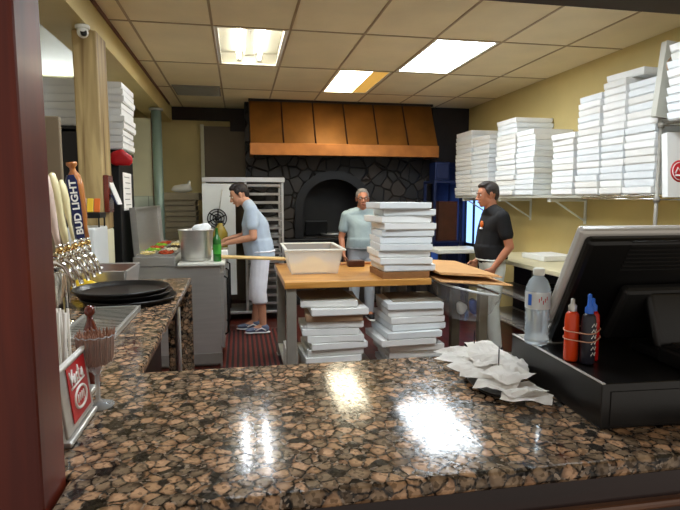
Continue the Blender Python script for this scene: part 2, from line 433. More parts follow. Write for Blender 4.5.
def tag(o, label=None, cat=None, group=None, kind=None):
    if label: o['label'] = label
    if cat: o['category'] = cat
    if group: o['group'] = group
    if kind: o['kind'] = kind
    return o

def thing(name, label, cat, loc=(0, 0, 0), rz=0.0, group=None, rot=None):
    o = bpy.data.objects.new(name, None); C.objects.link(o)
    o.empty_display_size = 0.1
    o.location = loc; o.rotation_euler = rot or (0, 0, rz)
    return tag(o, label, cat, group)

def struct(o): o['kind'] = 'structure'; return o

def dup(o, label=None, loc=None, rot=None):
    r = o.copy(); C.objects.link(r)
    if loc is not None: r.location = loc
    if rot is not None: r.rotation_euler = rot
    if label: r['label'] = label
    for ch in list(o.children):
        c = ch.copy(); C.objects.link(c); c.parent = r
        for g in list(ch.children):
            d = g.copy(); C.objects.link(d); d.parent = c
    return r

def text_mesh(name, body, size, m, parent, loc, rot, depth=0.0006, bold=0.0, shear=0.0, align='CENTER', sx=1.0):
    cu = bpy.data.curves.new(name, 'FONT'); cu.body = body; cu.size = size
    cu.align_x = align; cu.align_y = 'CENTER'; cu.extrude = depth; cu.offset = bold; cu.shear = shear
    t = bpy.data.objects.new(name + '_tmp', cu); C.objects.link(t)
    bpy.context.view_layer.update()
    me = bpy.data.meshes.new_from_object(t.evaluated_get(bpy.context.evaluated_depsgraph_get()))
    bpy.data.objects.remove(t); bpy.data.curves.remove(cu)
    me.materials.clear(); me.materials.append(M[m])
    o = bpy.data.objects.new(name, me); C.objects.link(o); o.parent = parent
    o.location = loc; o.rotation_euler = rot; o.scale = (sx, 1, 1)
    return o

ORD = ['topmost', 'second', 'third', 'fourth', 'fifth', 'sixth', 'seventh', 'eighth', 'ninth', 'tenth',
       'eleventh', 'twelfth', 'thirteenth', 'fourteenth', 'fifteenth', 'sixteenth', 'seventeenth', 'eighteenth']
def nth(k):   # k = 0 is the top one
    return 'topmost' if k == 0 else ORD[k] + ' from the top'

# ------------------------------------------------------------------ camera
cam = bpy.data.cameras.new('camera'); cam.sensor_width = 36; cam.sensor_fit = 'HORIZONTAL'
cam.lens = 533.4 / 680 * 36; cam.clip_start = 0.05
co = bpy.data.objects.new('camera', cam); C.objects.link(co)
co.location = (0, 0, 1.57); co.rotation_euler = (PI / 2 - 0.106, 0, -0.185)
S.camera = co

# ------------------------------------------------------------------ the room
CZ = 2.91
XL, XR = -0.95, 3.42
colx = [XL] + [-0.185 + 0.61 * k for k in range(-1, 6)] + [XR]
rowy = [4.43 + 1.22 * k for k in range(-4, 3)] + [8.4]
rowy[-1] = 8.4
LAMPS = {(2, 4): 'open', (4, 5): 'half', (5, 4): 'panel', (2, 2): 'panel', (5, 2): 'panel'}
b = MB()
for i in range(len(colx) - 1):
    for j in range(len(rowy) - 1):
        if (i, j) in LAMPS: continue
        x0, x1, y0, y1 = colx[i], colx[i + 1], rowy[j], rowy[j + 1]
        b.box(((x0 + x1) / 2, (y0 + y1) / 2, CZ + 0.008), (x1 - x0, y1 - y0, 0.016))
struct(b.build('ceiling', 'ceil_tile'))
b = MB()
for x in colx[1:-1]: b.box((x, (rowy[0] + 8.4) / 2, CZ - 0.002), (0.019, 8.4 - rowy[0], 0.005))
for y in rowy[1:-1]: b.box(((XL + XR) / 2, y, CZ - 0.0025), (XR - XL, 0.019, 0.005))
struct(b.build('trim_1', 'ceil_grid'))
b = MB(); b.box((XL + 0.005, 4, CZ - 0.02), (0.012, 8, 0.03)); struct(b.build('trim_2', 'trim_wood'))

# fluorescent fixtures set into the ceiling grid
def troffer(i, j, kind, label):
    x0, x1, y0, y1 = colx[i] + 0.012, colx[i + 1] - 0.012, rowy[j] + 0.012, rowy[j + 1] - 0.012
    cx, cy = (x0 + x1) / 2, (y0 + y1) / 2
    t = thing('ceiling_light', label, 'ceiling light', (cx, cy, CZ))
    w, d = x1 - x0, y1 - y0
    h = MB()
    h.box((0, 0, 0.115), (w, d, 0.01)); 
    for s in (-1, 1):
        h.box((s * (w / 2 - 0.005), 0, 0.06), (0.01, d, 0.12)); h.box((0, s * (d / 2 - 0.005), 0.06), (w, 0.01, 0.12))
    h.build('housing', 'reflector' if kind == 'open' else 'fixture', t)
    f = MB()
    for s in (-1, 1):
        f.box((s * (w / 2 - 0.014), 0, 0.002), (0.028, d, 0.008)); f.box((0, s * (d / 2 - 0.014), 0.002), (w - 0.056, 0.028, 0.008))
    f.build('frame', 'fixture', t)
    if kind == 'open':
        for s in (-1, 1):
            u = MB(); u.tube([(s * 0.10, -d / 2 + 0.09, 0.06), (s * 0.10, d / 2 - 0.09, 0.06)], 0.019, 10)
            tb = u.build('fluorescent_tube', 'tube_on', t)
            for e in (-1, 1):
                k = MB(); k.box((s * 0.10, e * (d / 2 - 0.06), 0.055), (0.04, 0.05, 0.05), bev=0.006); k.build('lamp_holder', 'fixture', t)
        k = MB(); k.box((0, 0, 0.096), (0.10, d - 0.08, 0.028), bev=0.008); k.build('ballast_cover', 'reflector', t)
    elif kind == 'panel':
        k = MB(); k.box((0, 0, 0.006), (w - 0.05, d - 0.05, 0.004)); k.build('diffuser', 'lamp_on', t)
    else:
        k = MB(); k.box((-0.09, 0, 0.006), (w - 0.05 - 0.18, d - 0.05, 0.004)); k.build('diffuser', 'lamp_half', t)
        k = MB(); k.box((w / 2 - 0.025 - 0.09, 0, 0.006), (0.18, d - 0.05, 0.004)); tag(k.build('diffuser', 'lamp_dim', t), 'dim yellow strip of diffuser')
troffer(2, 4, 'open', 'open ceiling light with two bare tubes above the prep counter')
troffer(4, 5, 'half', 'half-lit yellowish ceiling light panel just in front of the copper hood')
troffer(5, 4, 'panel', 'bright white ceiling light panel right of centre')
troffer(2, 2, 'panel', 'added fill light panel over the left of the bar, above the picture')  # this and the next: unseen panels added to light the bar
troffer(5, 2, 'panel', 'added fill light panel over the right of the bar, above the picture')
# plain vent tile near the back
v = thing('ceiling_vent', 'greyish return air vent in the ceiling left of the copper hood', 'vent', ((colx[1] + colx[2]) / 2, 7.05, CZ))
k = MB(); k.box((0, 0, -0.004), (0.56, 0.6, 0.012), bev=0.003); k.build('frame', 'leg_grey', v)
k = MB()
for n in range(13): k.box((0, -0.25 + n * 0.042, -0.014), (0.52, 0.03, 0.003), rot=(0.5, 0, 0))
k.build('louver', 'shelf_grey', v)

b = MB(); b.box((0.6, 4.2, -0.05), (6.4, 9.4, 0.1)); struct(b.build('floor', 'floor'))
b = MB(); b.box((XR + 0.05, 4.15, 1.55), (0.1, 8.7, 3.1)); struct(b.build('wall_right', 'wall_yellow'))
b = MB(); b.box((-1.4, 8.45, 1.55), (2.0, 0.1, 3.1)); b.box((1.5, 8.45, 1.55), (3.84, 0.1, 3.1)); struct(b.build('wall_back', 'wall_yellow'))
b = MB(); b.box((-2.45, 5.3, 1.55), (0.1, 6.4, 3.1)); struct(b.build('wall_left', 'wall_pale'))
# left side: lowered beam, pale ceiling beyond it
b = MB(); b.box((XL - 0.15, 5.8, 2.83), (0.29, 5.1, 0.28)); struct(b.build('trim_3', 'wall_yellow'))
b = MB(); b.box((-1.75, 5.3, CZ + 0.02), (1.3, 6.2, 0.04)); tag(struct(b.build('ceiling_left', 'wall_pale')))
# short wall behind the soffit, tiled below
b = MB(); b.box((-1.78, 7.6, 2.1), (1.28, 0.1, 1.05)); struct(b.build('wall_partition', 'wall_pale'))
b = MB(); b.box((-1.78, 7.59, 0.8), (1.28, 0.1, 1.6)); struct(b.build('wall_partition_tiled', 'white_tile'))
b = MB(); b.box((-1.10, 7.58, 1.36), (0.07, 0.10, 2.7)); struct(b.build('trim_4', 'trim_wood'))
b = MB(); b.box((-0.42, 8.36, 2.815), (1.30, 0.10, 0.18)); struct(b.build('trim_5', 'dark_beam'))
b = MB(); b.box((-0.20, 8.37, 1.32), (0.62, 0.05, 2.64)); struct(b.build('door_1', 'brown_panel'))
b = MB(); b.box((0.22, 8.36, 1.45), (0.20, 0.06, 2.9)); b.box((0.18, 8.34, 2.72), (0.6, 0.05, 0.3)); struct(b.build('dark_gap_panel', 'dark_beam'))  # dark panels added to keep the gap beside the hood dark
b = MB(); b.box((-0.53, 8.36, 1.33), (0.05, 0.08, 2.66)); struct(b.build('trim_6', 'wall_pale'))

# stone oven wall with an arched mouth
def arch(xc, zs, r, n=16, rz=None):
    rz = rz or r
    return [(xc - r * math.cos(PI * k / n), zs + rz * math.sin(PI * k / n)) for k in range(n + 1)]
OX, OZ0, OZS, OR = 1.36, 1.0, 1.42, 0.48
t = bmesh.new()
Mxz = Matrix(((1, 0, 0, 0), (0, 0, -1, 7.75), (0, 1, 0, 0), (0, 0, 0, 1)))   # (x,z,d) -> (x, 7.75-d, z)
b = MB()
ar = arch(OX, OZS, OR, 16, 0.45)
b.prism([(0.09, 0), (OX - OR, 0), (OX - OR, CZ), (0.09, CZ)], 0, 0.25, Mx=Mxz @ Matrix.Translation((0, 0, -0.25)))
b.prism([(OX + OR, 0), (2.85, 0), (2.85, CZ), (OX + OR, CZ)], 0, 0.25, Mx=Mxz @ Matrix.Translation((0, 0, -0.25)))
b.prism([(OX - OR, 0), (OX + OR, 0), (OX + OR, OZ0), (OX - OR, OZ0)], 0, 0.25, Mx=Mxz @ Matrix.Translation((0, 0, -0.25)))
b.prism(ar + [(OX + OR, CZ), (OX - OR, CZ)], 0, 0.25, Mx=Mxz @ Matrix.Translation((0, 0, -0.25)))
struct(b.build('wall_oven', 'stone'))
ov = thing('pizza_oven', 'dark arched brick pizza oven mouth set in the stone wall', 'oven', (OX, 7.75, 0))
b = MB()
inner = arch(0, OZS, OR - 0.02, 16, 0.43); outer = arch(0, OZS, OR + 0.10, 16, 0.55)
ring_ = [(-(OR + 0.10), OZ0)] + outer + [(OR + 0.10, OZ0), (OR - 0.02, OZ0)] + list(reversed(inner)) + [(-(OR - 0.02), OZ0)]
b.prism(ring_, 0, 0.05, Mx=Matrix(((1, 0, 0, 0), (0, 0, -1, 0), (0, 1, 0, 0), (0, 0, 0, 1))))
tag(b.build('arch_frame', 'black_metal', ov), 'black metal arch frame')
b = MB()
b.box((0, 0.44, OZ0 - 0.03), (1.1, 0.38, 0.06)); b.box((0, 0.60, 1.45), (1.1, 0.04, 1.0))
b.box((-0.53, 0.44, 1.45), (0.06, 0.36, 1.0)); b.box((0.53, 0.44, 1.45), (0.06, 0.36, 1.0)); b.box((0, 0.44, 1.92), (1.1, 0.36, 0.05))
b.build('chamber', 'oven_dark', ov)
b = MB(); b.box((0, -0.12, OZ0 - 0.035), (1.5, 0.22, 0.05), bev=0.008); tag(b.build('mouth_shelf', 'black_metal', ov), 'dark steel shelf')
b = MB(); b.box((-0.22, 0.30, OZ0 + 0.12), (0.34, 0.03, 0.22), rot=(0.15, 0, 0), bev=0.01); tag(b.build('door_plate', 'black_metal', ov), 'dark door plate')
k = thing('baking_pan', 'silver baking pan lying in the mouth of the stone oven', 'pan', (1.40, 8.06, 1.001))
b = MB(); b.lathe([(0, 0.004), (0.16, 0.004), (0.20, 0.04), (0.205, 0.04), (0.165, 0), (0, 0)], seg=28); b.build('pan', 'alu', k)

# copper hood
hd = thing('range_hood', 'copper panelled range hood hanging above the stone oven', 'hood', (1.45, 7.4, 2.14))
ht, hb = (-1.30, 1.28), (-1.29, 1.30)
b = MB()
YB, YT = -0.17, 0.10          # front edge below / above
poly = [(YB, 0.16), (YT, 0.765), (0.33, 0.765), (0.33, 0.16)]
bm = b.bm
L_ = [bm.verts.new((hb[0], y, z)) if z < 0.5 else bm.verts.new((ht[0], y, z)) for y, z in poly]
R_ = [bm.verts.new((hb[1], y, z)) if z < 0.5 else bm.verts.new((ht[1], y, z)) for y, z in poly]
bm.faces.new(L_); bm.faces.new(list(reversed(R_)))
for i in range(3): bm.faces.new((L_[i], R_[i], R_[i + 1], L_[i + 1]))
bmesh.ops.recalc_face_normals(bm, faces=bm.faces)
b.build('canopy', 'copper', hd)
b = MB(); b.box((0.005, YB + 0.01, 0.08), (2.62, 0.05, 0.16), bev=0.006)
for s in (-1, 1): b.box((s * 1.28 + 0.005, 0.09, 0.08), (0.05, 0.46, 0.16), bev=0.006)
tag(b.build('rim', 'copper_rim', hd), 'bright copper rim band')
for n in range(1, 6):
    f = n / 6.0
    xb = hb[0] + (hb[1] - hb[0]) * f; xt = ht[0] + (ht[1] - ht[0]) * f
    b = MB(); b.tube([(xb, YB - 0.002, 0.165), (xt, YT - 0.002, 0.76)], 0.011, 6); b.build('seam', 'seam', hd)
b = MB(); b.box((0, 0.10, 0.755), (2.62, 0.06, 0.03)); tag(b.build('top_trim', 'dark_beam', hd), 'dark top trim')

# ------------------------------------------------------------------ bar: post, header, counter
b = MB(); b.box((-0.565, 0.9275, 1.5), (0.50, 0.115, 3.0), bev=0.006); struct(b.build('trim_7', 'post_wood'))
b = MB(); b.box((1.2, 1.0, 2.20), (3.8, 0.24, 0.42), bev=0.008); struct(b.build('trim_8', 'header_wood'))
CT = 1.07
bar = thing('bar_counter', 'L shaped bar counter with polished brown granite top and dark wood front', 'counter', (0, 0, 0))
b = MB()
b.prism([(-0.312, 0.86), (2.6, 0.86), (2.6, 1.58), (-0.295, 1.58), (-0.31, 3.46), (-1.12, 3.46), (-1.12, 0.99), (-0.312, 0.99)], CT - 0.036, CT, bev=0.010)
b.build('countertop', 'granite', bar)
b = MB(); b.box((1.14, 0.93, 0.515), (2.9, 0.04, 1.03)); b.build('front_panel', 'bar_wood', bar)
b = MB(); b.box((1.14, 0.905, 0.945), (2.9, 0.024, 0.018), bev=0.006); tag(b.build('rail', 'rail_wood', bar), 'lighter wooden rail strip')
b = MB(); b.box((-0.38, 3.42, 0.515), (0.15, 0.04, 1.03)); tag(b.build('end_panel', 'granite', bar), 'granite end panel')
b = MB(); b.box((-0.80, 2.5, 0.515), (0.60, 1.8, 1.03)); b.build('base', 'bar_wood', bar)
b = MB(); b.tube([(-0.36, 3.1, 0.2), (-0.36, 3.1, 0.95), (-0.42, 3.1, 1.03)], 0.016, 8); tag(b.build('bracket', 'steel', bar), 'steel support bracket')
b = MB(); b.box((1.5, 1.25, 0.5), (1.8, 0.5, 0.98)); b.build('base', 'bar_wood', bar)

# ------------------------------------------------------------------ things on the bar
# goblet of toothpicks
GX, GY = -0.345, 1.33
g = thing('goblet', 'stemmed ribbed glass goblet packed with wooden toothpicks on the bar corner', 'glass', (GX, GY, CT))
b = MB(); b.lathe([(0, 0.0), (0.036, 0.0), (0.037, 0.004), (0.012, 0.012), (0.006, 0.02), (0.0055, 0.075), (0.010, 0.084), (0.020, 0.092)], seg=40); b.build('stem', 'stem_glass', g)
b = MB(); b.lathe([(0.018, 0.090), (0.030, 0.097), (0.043, 0.115), (0.048, 0.14), (0.0468, 0.176)], seg=64, rib=(16, 0.022)); b.build('bowl', 'goblet_glass', g)
b = MB(); b.tube([(0.0468 * math.cos(2 * PI * k / 48), 0.0468 * math.sin(2 * PI * k / 48), 0.177 + 0.002 * math.cos(16 * 2 * PI * k / 48)) for k in range(48)], 0.0016, 6, closed=True); b.build('rim', 'stem_glass', g)
pick = None
for n in range(140):
    a = n * 2.39996; r = 0.041 * math.sqrt((n + 0.5) / 140.0)
    h = 0.097 + 0.75 * max(0, r - 0.022)
    hgt = 0.070 + random.uniform(-0.006, 0.01)
    if pick is None:
        b = MB(); b.tube([(0, 0, 0), (0, 0, 0.006), (0, 0, 0.064), (0, 0, 0.072)], 0.0018, 5, radii=[0.0008, 0.0023, 0.0023, 0.0006])
        pick = b.build('toothpick', 'toothpick'); o = pick
        tag(o, 'thin wooden toothpick standing in the stemmed glass goblet', 'toothpick', 'toothpicks in the goblet')
    else: o = dup(pick)
    o.location = (GX + 0.92 * r * math.cos(a), GY + 0.92 * r * math.sin(a), CT + h + random.uniform(0, 0.008))
    o.rotation_euler = (random.uniform(-0.05, 0.05) - 0.07 * math.sin(a) * r / 0.04, random.uniform(-0.05, 0.05) + 0.07 * math.cos(a) * r / 0.04, 0)

# caddy with a sign plate
cd = thing('menu_caddy', 'stainless caddy with red and white sign plate beside the wooden post', 'caddy', (-0.395, 1.215, CT))
b = MB(); b.box((-0.030, 0.06, 0.006), (0.092, 0.38, 0.012), bev=0.004); b.box((0.035, -0.01, 0.006), (0.04, 0.2, 0.012), bev=0.004); b.build('base', 'steel', cd)
b = MB()
for x in (-0.072, -0.018): b.box((x, 0.11, 0.058), (0.004, 0.2, 0.095))
for y in (0.01, 0.11, 0.21): b.box((-0.045, y, 0.058), (0.055, 0.004, 0.095))
b.build('rack', 'steel_dull', cd)
Mp = (0, -0.09, 0)
b = MB(); b.box((0.036, -0.005, 0.085), (0.006, 0.19, 0.142), rot=(0, -0.10, 0), bev=0.002); pl = tag(b.build('sign_plate', 'steel', cd), 'stainless sign plate')
b = MB(); b.box((0.0402, 0.005, 0.088), (0.0015, 0.125, 0.118), rot=(0, -0.10, 0)); crd = tag(b.build('card', 'red', pl), 'red card with white lettering')
b = MB(); b.box((0.0308, -0.005, 0.156), (0.012, 0.192, 0.008), bev=0.003); b.build('plate_lip', 'logo_white', pl)
# white brush lettering and ring on the card (illegible in the photograph)
def on_card(u, w): return (0.0413 - (w - 0.088) * 0.1004, 0.005 + u, w)
b = MB()
strokes = [[(-0.052, 0.136), (-0.046, 0.106), (-0.034, 0.138)], [(-0.028, 0.122), (-0.036, 0.112), (-0.026, 0.106), (-0.022, 0.124), (-0.018, 0.106)],
           [(-0.004, 0.124), (-0.014, 0.118), (-0.006, 0.110), (-0.014, 0.104)], [(0.004, 0.138), (0.004, 0.106), (0.010, 0.106)], [(-0.002, 0.126), (0.011, 0.126)],
           [(0.026, 0.122), (0.018, 0.112), (0.026, 0.106), (0.030, 0.124), (0.034, 0.106)], [(-0.05, 0.099), (0.04, 0.101)]]
for s in strokes: b.tube([on_card(u, w) for u, w in s], 0.0026, 6)
b.tube([on_card(0.0 + 0.040 * math.cos(2 * PI * k / 24), 0.068 + 0.022 * math.sin(2 * PI * k / 24)) for k in range(24)], 0.0034, 6, closed=True)
for k in range(4): b.tube([on_card(-0.020 + k * 0.013, 0.060), on_card(-0.017 + k * 0.013, 0.077)], 0.0022, 6)
tag(b.build('lettering', 'logo_white', pl), 'white lettering')
# straws and a bottle in the caddy
st = None
sp = [(-0.064 + 0.016 * i, 0.125 + 0.018 * j) for j in range(5) for i in range(3)]
for n, (x, y) in enumerate(sp):
    if st is None:
        b = MB(); b.lathe([(0.0035, 0), (0.0035, 0.215), (0.0028, 0.215), (0.0028, 0.002), (0, 0.002)], seg=10); st = b.build('drinking_straw', 'straw'); o = st
        tag(o, 'white drinking straw standing in the caddy beside the wooden post', 'straw', 'white straws in the bar caddy')
    else: o = dup(st)
    o.location = (-0.395 + x, 1.215 + y, CT + 0.012); o.rotation_euler = (random.uniform(-.06, .06), random.uniform(-.04, .06), 0)
p = thing('sauce_bottle', 'red brown sauce bottle with round stopper in the bar caddy', 'bottle', (-0.400, 1.50, CT))
b = MB(); b.lathe([(0, 0), (0.019, 0), (0.020, 0.01), (0.020, 0.12), (0.018, 0.15), (0.009, 0.175), (0.008, 0.185), (0, 0.185)], seg=20); b.build('body', 'pepper_wood', p)
b = MB(); b.lathe([(0, 0.185), (0.008, 0.186), (0.014, 0.196), (0.013, 0.207), (0.006, 0.215), (0, 0.216)], seg=16); b.build('stopper', 'pepper_wood', p)
# drip tray
p = thing('drip_tray', 'flat stainless drip tray below the beer taps', 'tray', (-0.545, 2.20, CT))
b = MB(); b.box((0, 0, 0.006), (0.20, 0.56, 0.012), bev=0.004); b.build('pan', 'steel', p)
b = MB()
for s in (-1, 1): b.box((s * 0.093, 0, 0.017), (0.014, 0.56, 0.014), bev=0.003); b.box((0, s * 0.273, 0.017), (0.172, 0.014, 0.014), bev=0.003)
b.build('rim', 'steel_dull', p)
b = MB()
for n in range(20): b.box((0, -0.25 + n * 0.026, 0.015), (0.17, 0.008, 0.004))
b.build('grate', 'chrome', p)

# beer tower
tw = thing('beer_tower', 'chrome beer tap tower standing left beside the wooden post', 'beer tower', (-0.718, 2.24, CT))
b = MB(); b.lathe([(0, 0), (0.07, 0), (0.07, 0.012), (0.048, 0.02), (0.045, 0.03), (0.045, 0.21), (0.052, 0.22), (0, 0.222)], seg=40, rib=(10, 0.02)); b.build('column', 'chrome', tw)
b = MB(); b.cyl((0, -0.02, 0.25), 0.042, 0.52, 28, rot=(PI / 2, 0, 0), bev=0.008); b.build('manifold', 'chrome', tw)
HY = [-0.20, -0.11, -0.02, 0.07, 0.16]
for y in HY:
    f = MB()
    f.tube([(0.03, y, 0.262), (0.075, y, 0.272), (0.10, y, 0.258), (0.118, y, 0.222), (0.128, y, 0.18)], 0.010, 10, radii=[0.012, 0.012, 0.012, 0.010, 0.008])
    f.cyl((0.05, y, 0.262), 0.019, 0.016, 14, rot=(0, PI / 2, 0)); f.cyl((0.088, y, 0.292), 0.010, 0.035, 12)
    fo = f.build('faucet', 'chrome', tw)
    c = MB(); c.lathe([(0, 0), (0.013, 0), (0.013, 0.014), (0.008, 0.02), (0, 0.02)], c=(0.084, y, 0.306), seg=12); c.build('collar', 'brass', fo)
# handles, one by one
def tap_handle(k, label, mname, prof, seg=18, flat=(1, 1), lean=-0.14):
    h = thing('tap_handle', label, 'tap handle', (-0.718 + 0.082, 2.24 + HY[k], CT + 0.326), rot=(0, lean, 0))
    m = MB(); m.lathe(prof, seg=seg); o = m.build('grip', mname, h); o.scale = (flat[0], flat[1], 1)
    fm = MB(); fm.cyl((0, 0, 0.004), 0.011, 0.012, 12); fm.build('ferrule', 'chrome', h)
    return h
paddle = [(0, 0.008), (0.012, 0.010), (0.014, 0.04), (0.020, 0.10), (0.026, 0.19), (0.024, 0.25), (0.013, 0.272), (0.012, 0.285), (0.018, 0.296), (0.012, 0.305), (0, 0.307)]
tap_handle(0, 'pale pink tap handle, nearest to the wooden post', 'pinkish', paddle, flat=(0.7, 1.1))
tap_handle(1, 'cream tap handle with wooden collar, second from the post', 'cream', [(0, 0.008), (0.014, 0.01), (0.017, 0.05), (0.015, 0.11), (0.020, 0.17), (0.022, 0.23), (0.014, 0.265), (0, 0.272)], flat=(0.75, 1.1))
tap_handle(2, 'short cream oval tap handle in front of the blue one', 'cream', [(0, 0.008), (0.010, 0.01), (0.011, 0.08), (0.018, 0.12), (0.026, 0.17), (0.023, 0.22), (0.010, 0.245), (0, 0.248)], flat=(0.6, 1.1))
hb_ = thing('tap_handle', 'navy blue tap handle with white vertical lettering', 'tap handle', (-0.636, 2.24 + HY[3], CT + 0.326), rot=(0, -0.10, 0))
m_ = MB(); m_.prism([(-0.019, 0.012), (0.019, 0.012), (0.025, 0.16), (0.024, 0.245), (0.013, 0.268), (-0.013, 0.268), (-0.024, 0.245), (-0.025, 0.16)], -0.012, 0.012, Mx=Matrix(((0, 0, 1, 0), (1, 0, 0, 0), (0, 1, 0, 0), (0, 0, 0, 1))), bev=0.004)
o = m_.build('grip', 'navy', hb_); o.rotation_euler = (0, 0, -0.95); o.scale = (1, 0.85, 1)
fm = MB(); fm.cyl((0, 0, 0.006), 0.011, 0.014, 12); fm.build('ferrule', 'chrome', hb_)
piv = o
tx = text_mesh('lettering', 'BUD LIGHT', 0.043, 'logo_white', o, (0, 0, 0), (0, 0, 0), bold=0.0012)
tx.matrix_local = Matrix.Translation((0.0125, 0.0, 0.138)) @ Matrix(((0, 0, 1, 0), (0, -1, 0, 0), (1, 0, 0, 0), (0, 0, 0, 1)))
tap_handle(4, 'turned orange wood tap handle, furthest of the beer taps', 'tap_wood', [(0, 0.008), (0.012, 0.01), (0.012, 0.06), (0.020, 0.10), (0.027, 0.17), (0.030, 0.23), (0.024, 0.27), (0.012, 0.29), (0.011, 0.302), (0.022, 0.315), (0.020, 0.325), (0, 0.327)])
# grey board behind the taps
b = MB(); b.box((-0.95, 2.75, 1.52), (0.26, 0.03, 0.86), bev=0.006)
o = b.build('divider_board', 'brown_panel'); tag(o, 'upright grey brown board standing behind the beer taps', 'board')

# three black serving trays
trb = None
for n, lb in enumerate(['black round serving tray, lowest of the three beside the taps', 'black round serving tray, middle of the three beside the taps', 'black round serving tray, top of the three beside the taps']):
    if trb is None:
        b = MB(); b.lathe([(0, 0.004), (0.185, 0.004), (0.20, 0.010), (0.212, 0.026), (0.220, 0.028), (0.222, 0.024), (0.212, 0.018), (0.205, 0.004), (0.19, 0), (0, 0)], seg=56)
        trb = b.build('serving_tray', 'black_tray'); o = trb; tag(o, lb, 'tray', 'round trays on the bar')
    else: o = dup(trb, lb)
    o.location = (-0.55 + [0.012, -0.008, -0.02][n], 2.72 + [0.0, 0.01, -0.01][n], CT + n * 0.0225)
# steel bin with a brown liner, yellow pack
p = thing('condiment_bin', 'angular steel bin with brown liner behind the black trays', 'bin', (-0.775, 3.22, CT))
b = MB()
w, d, h = 0.31, 0.38, 0.11
for s in (-1, 1): b.box((s * w / 2, 0, h / 2), (0.012, d, h), rot=(0, s * 0.15, 0), bev=0.003); b.box((0, s * d / 2, h / 2), (w, 0.012, h), rot=(-s * 0.15, 0, 0), bev=0.003)
b.box((0, 0, 0.006), (w - 0.01, d - 0.01, 0.012)); b.build('pan', 'steel', p)
b = MB(); b.box((0, 0, 0.094), (w - 0.014, d - 0.014, 0.02), bev=0.004); tag(b.build('liner', 'brown_inside', p), 'brown liner')
b = MB(); b.box((-0.05, -0.06, 0.111), (0.12, 0.05, 0.012), bev=0.004); tag(b.build('lid_bar', 'logo_white', p), 'white strip')
b = MB(); b.hull([((-0.05, 0, 0.03), 0.028), ((0.05, 0.01, 0.03), 0.026), ((0.0, 0.0, 0.055), 0.026), ((0.04, -0.02, 0.05), 0.02), ((-0.04, 0.02, 0.055), 0.022)])
o = b.build('snack_bag', 'yellow', loc=(-0.80, 2.96, CT)); tag(o, 'small yellow bag behind the stacked black trays', 'bag')

# ------------------------------------------------------------------ cash drawer, terminal, bottles
DR = -0.05
dw = thing('cash_drawer', 'long black cash drawer on the right of the granite bar', 'cash drawer', (0.757, 0.985, CT), DR)
b = MB(); b.box((0.27, 0.215, 0.0525), (0.54, 0.43, 0.101), bev=0.003); b.build('housing', 'drawer_black', dw)
b = MB(); b.box((0.27, 0.000, 0.047), (0.50, 0.006, 0.078), bev=0.002); fr_ = b.build('drawer_front', 'drawer_black', dw)
b = MB(); b.cyl((0.45, -0.005, 0.06), 0.009, 0.006, 16, rot=(PI / 2, 0, 0)); b.build('lock', 'steel', fr_)
b = MB(); b.box((0.004, 0.215, 0.1035), (0.007, 0.428, 0.002)); tag(b.build('edge_strip', 'silver_plastic', dw), 'pale edge strip')  # pale strip along the left top edge
b = MB(); b.box((0.075, 0.37, 0.104), (0.125, 0.10, 0.0014)); tag(b.build('reflection_patch', 'leg_grey', dw), 'painted grey reflection on top')  # grey patch paints a reflection on the glossy drawer top
DT = CT + 0.1045
tm = thing('pos_terminal', 'large black point of sale terminal seen from behind on the cash drawer', 'terminal', (0.85, 1.315, DT), -0.03)
TL = 0.42
Rt = Matrix.Rotation(0.50, 4, 'X')   # top leans to the camera
b = MB(); b.box((0.26, 0, 0.168), (0.56, 0.034, 0.336), bev=0.012); o = b.build('monitor_back', 'black_plastic', tm); o.matrix_local = Matrix.Translation((0, 0, 0.006)) @ Rt
b = MB(); b.box((0.26, 0.020, 0.197), (0.585, 0.030, 0.296), bev=0.009); o2 = b.build('bezel', 'silver_plastic', tm); tag(o2, 'silver bezel'); o2.matrix_local = Matrix.Translation((0, 0, 0.012)) @ Rt
b = MB(); b.box((0.26, 0.0365, 0.170), (0.52, 0.004, 0.29)); o3 = b.build('screen', 'screen_off', o2)
b = MB(); b.box((0.26, -0.032, 0.12), (0.30, 0.034, 0.17), bev=0.012); o4 = b.build('rear_cover', 'black_matte', o)
b = MB()
for n in range(8): b.box((0.26, -0.0185, 0.25 + n * 0.012), (0.34, 0.003, 0.004))
b.build('vent', 'black_matte', o)
b = MB(); b.box((0.27, -0.17, 0.013), (0.24, 0.12, 0.024), bev=0.008); b.build('foot', 'black_plastic', tm)
b = MB(); b.hull([((0.19, -0.17, 0.03), 0.02), ((0.35, -0.17, 0.03), 0.02), ((0.19, -0.125, 0.14), 0.018), ((0.35, -0.125, 0.14), 0.018)]); b.build('stand', 'black_plastic', tm)
b = MB(); b.box((0.26, 0.035, 0.02), (0.54, 0.05, 0.038), bev=0.006); b.build('glare_bar', 'black_plastic', tm)  # bar added to hide a bright line under the monitor
p = thing('receipt_printer', 'low black receipt printer in front of the terminal stand', 'printer', (0.975, 1.0, DT), -0.05)
b = MB(); b.box((0.08, 0.05, 0.022), (0.15, 0.09, 0.042), bev=0.008); b.build('case', 'black_plastic', p)
b = MB(); b.box((0.08, 0.045, 0.047), (0.11, 0.07, 0.006), rot=(0.1, 0, 0), bev=0.002); b.build('cover', 'black_matte', p)
b = MB(); b.box((0.02, -0.011, 0.028), (0.02, 0.004, 0.006)); tag(b.build('latch', 'silver_plastic', p), 'silver latch')
b = MB(); b.tube([(1.30, 0.93, DT - 0.1), (1.14, 0.93, CT + 0.006), (0.98, 0.925, CT + 0.005), (0.90, 0.91, CT + 0.005), (0.955, 0.885, CT + 0.005), (1.2, 0.89, CT + 0.005)], 0.0035, 6)
o = b.build('cable', 'black_matte'); tag(o, 'thin black cable lying in front of the cash drawer', 'cable')

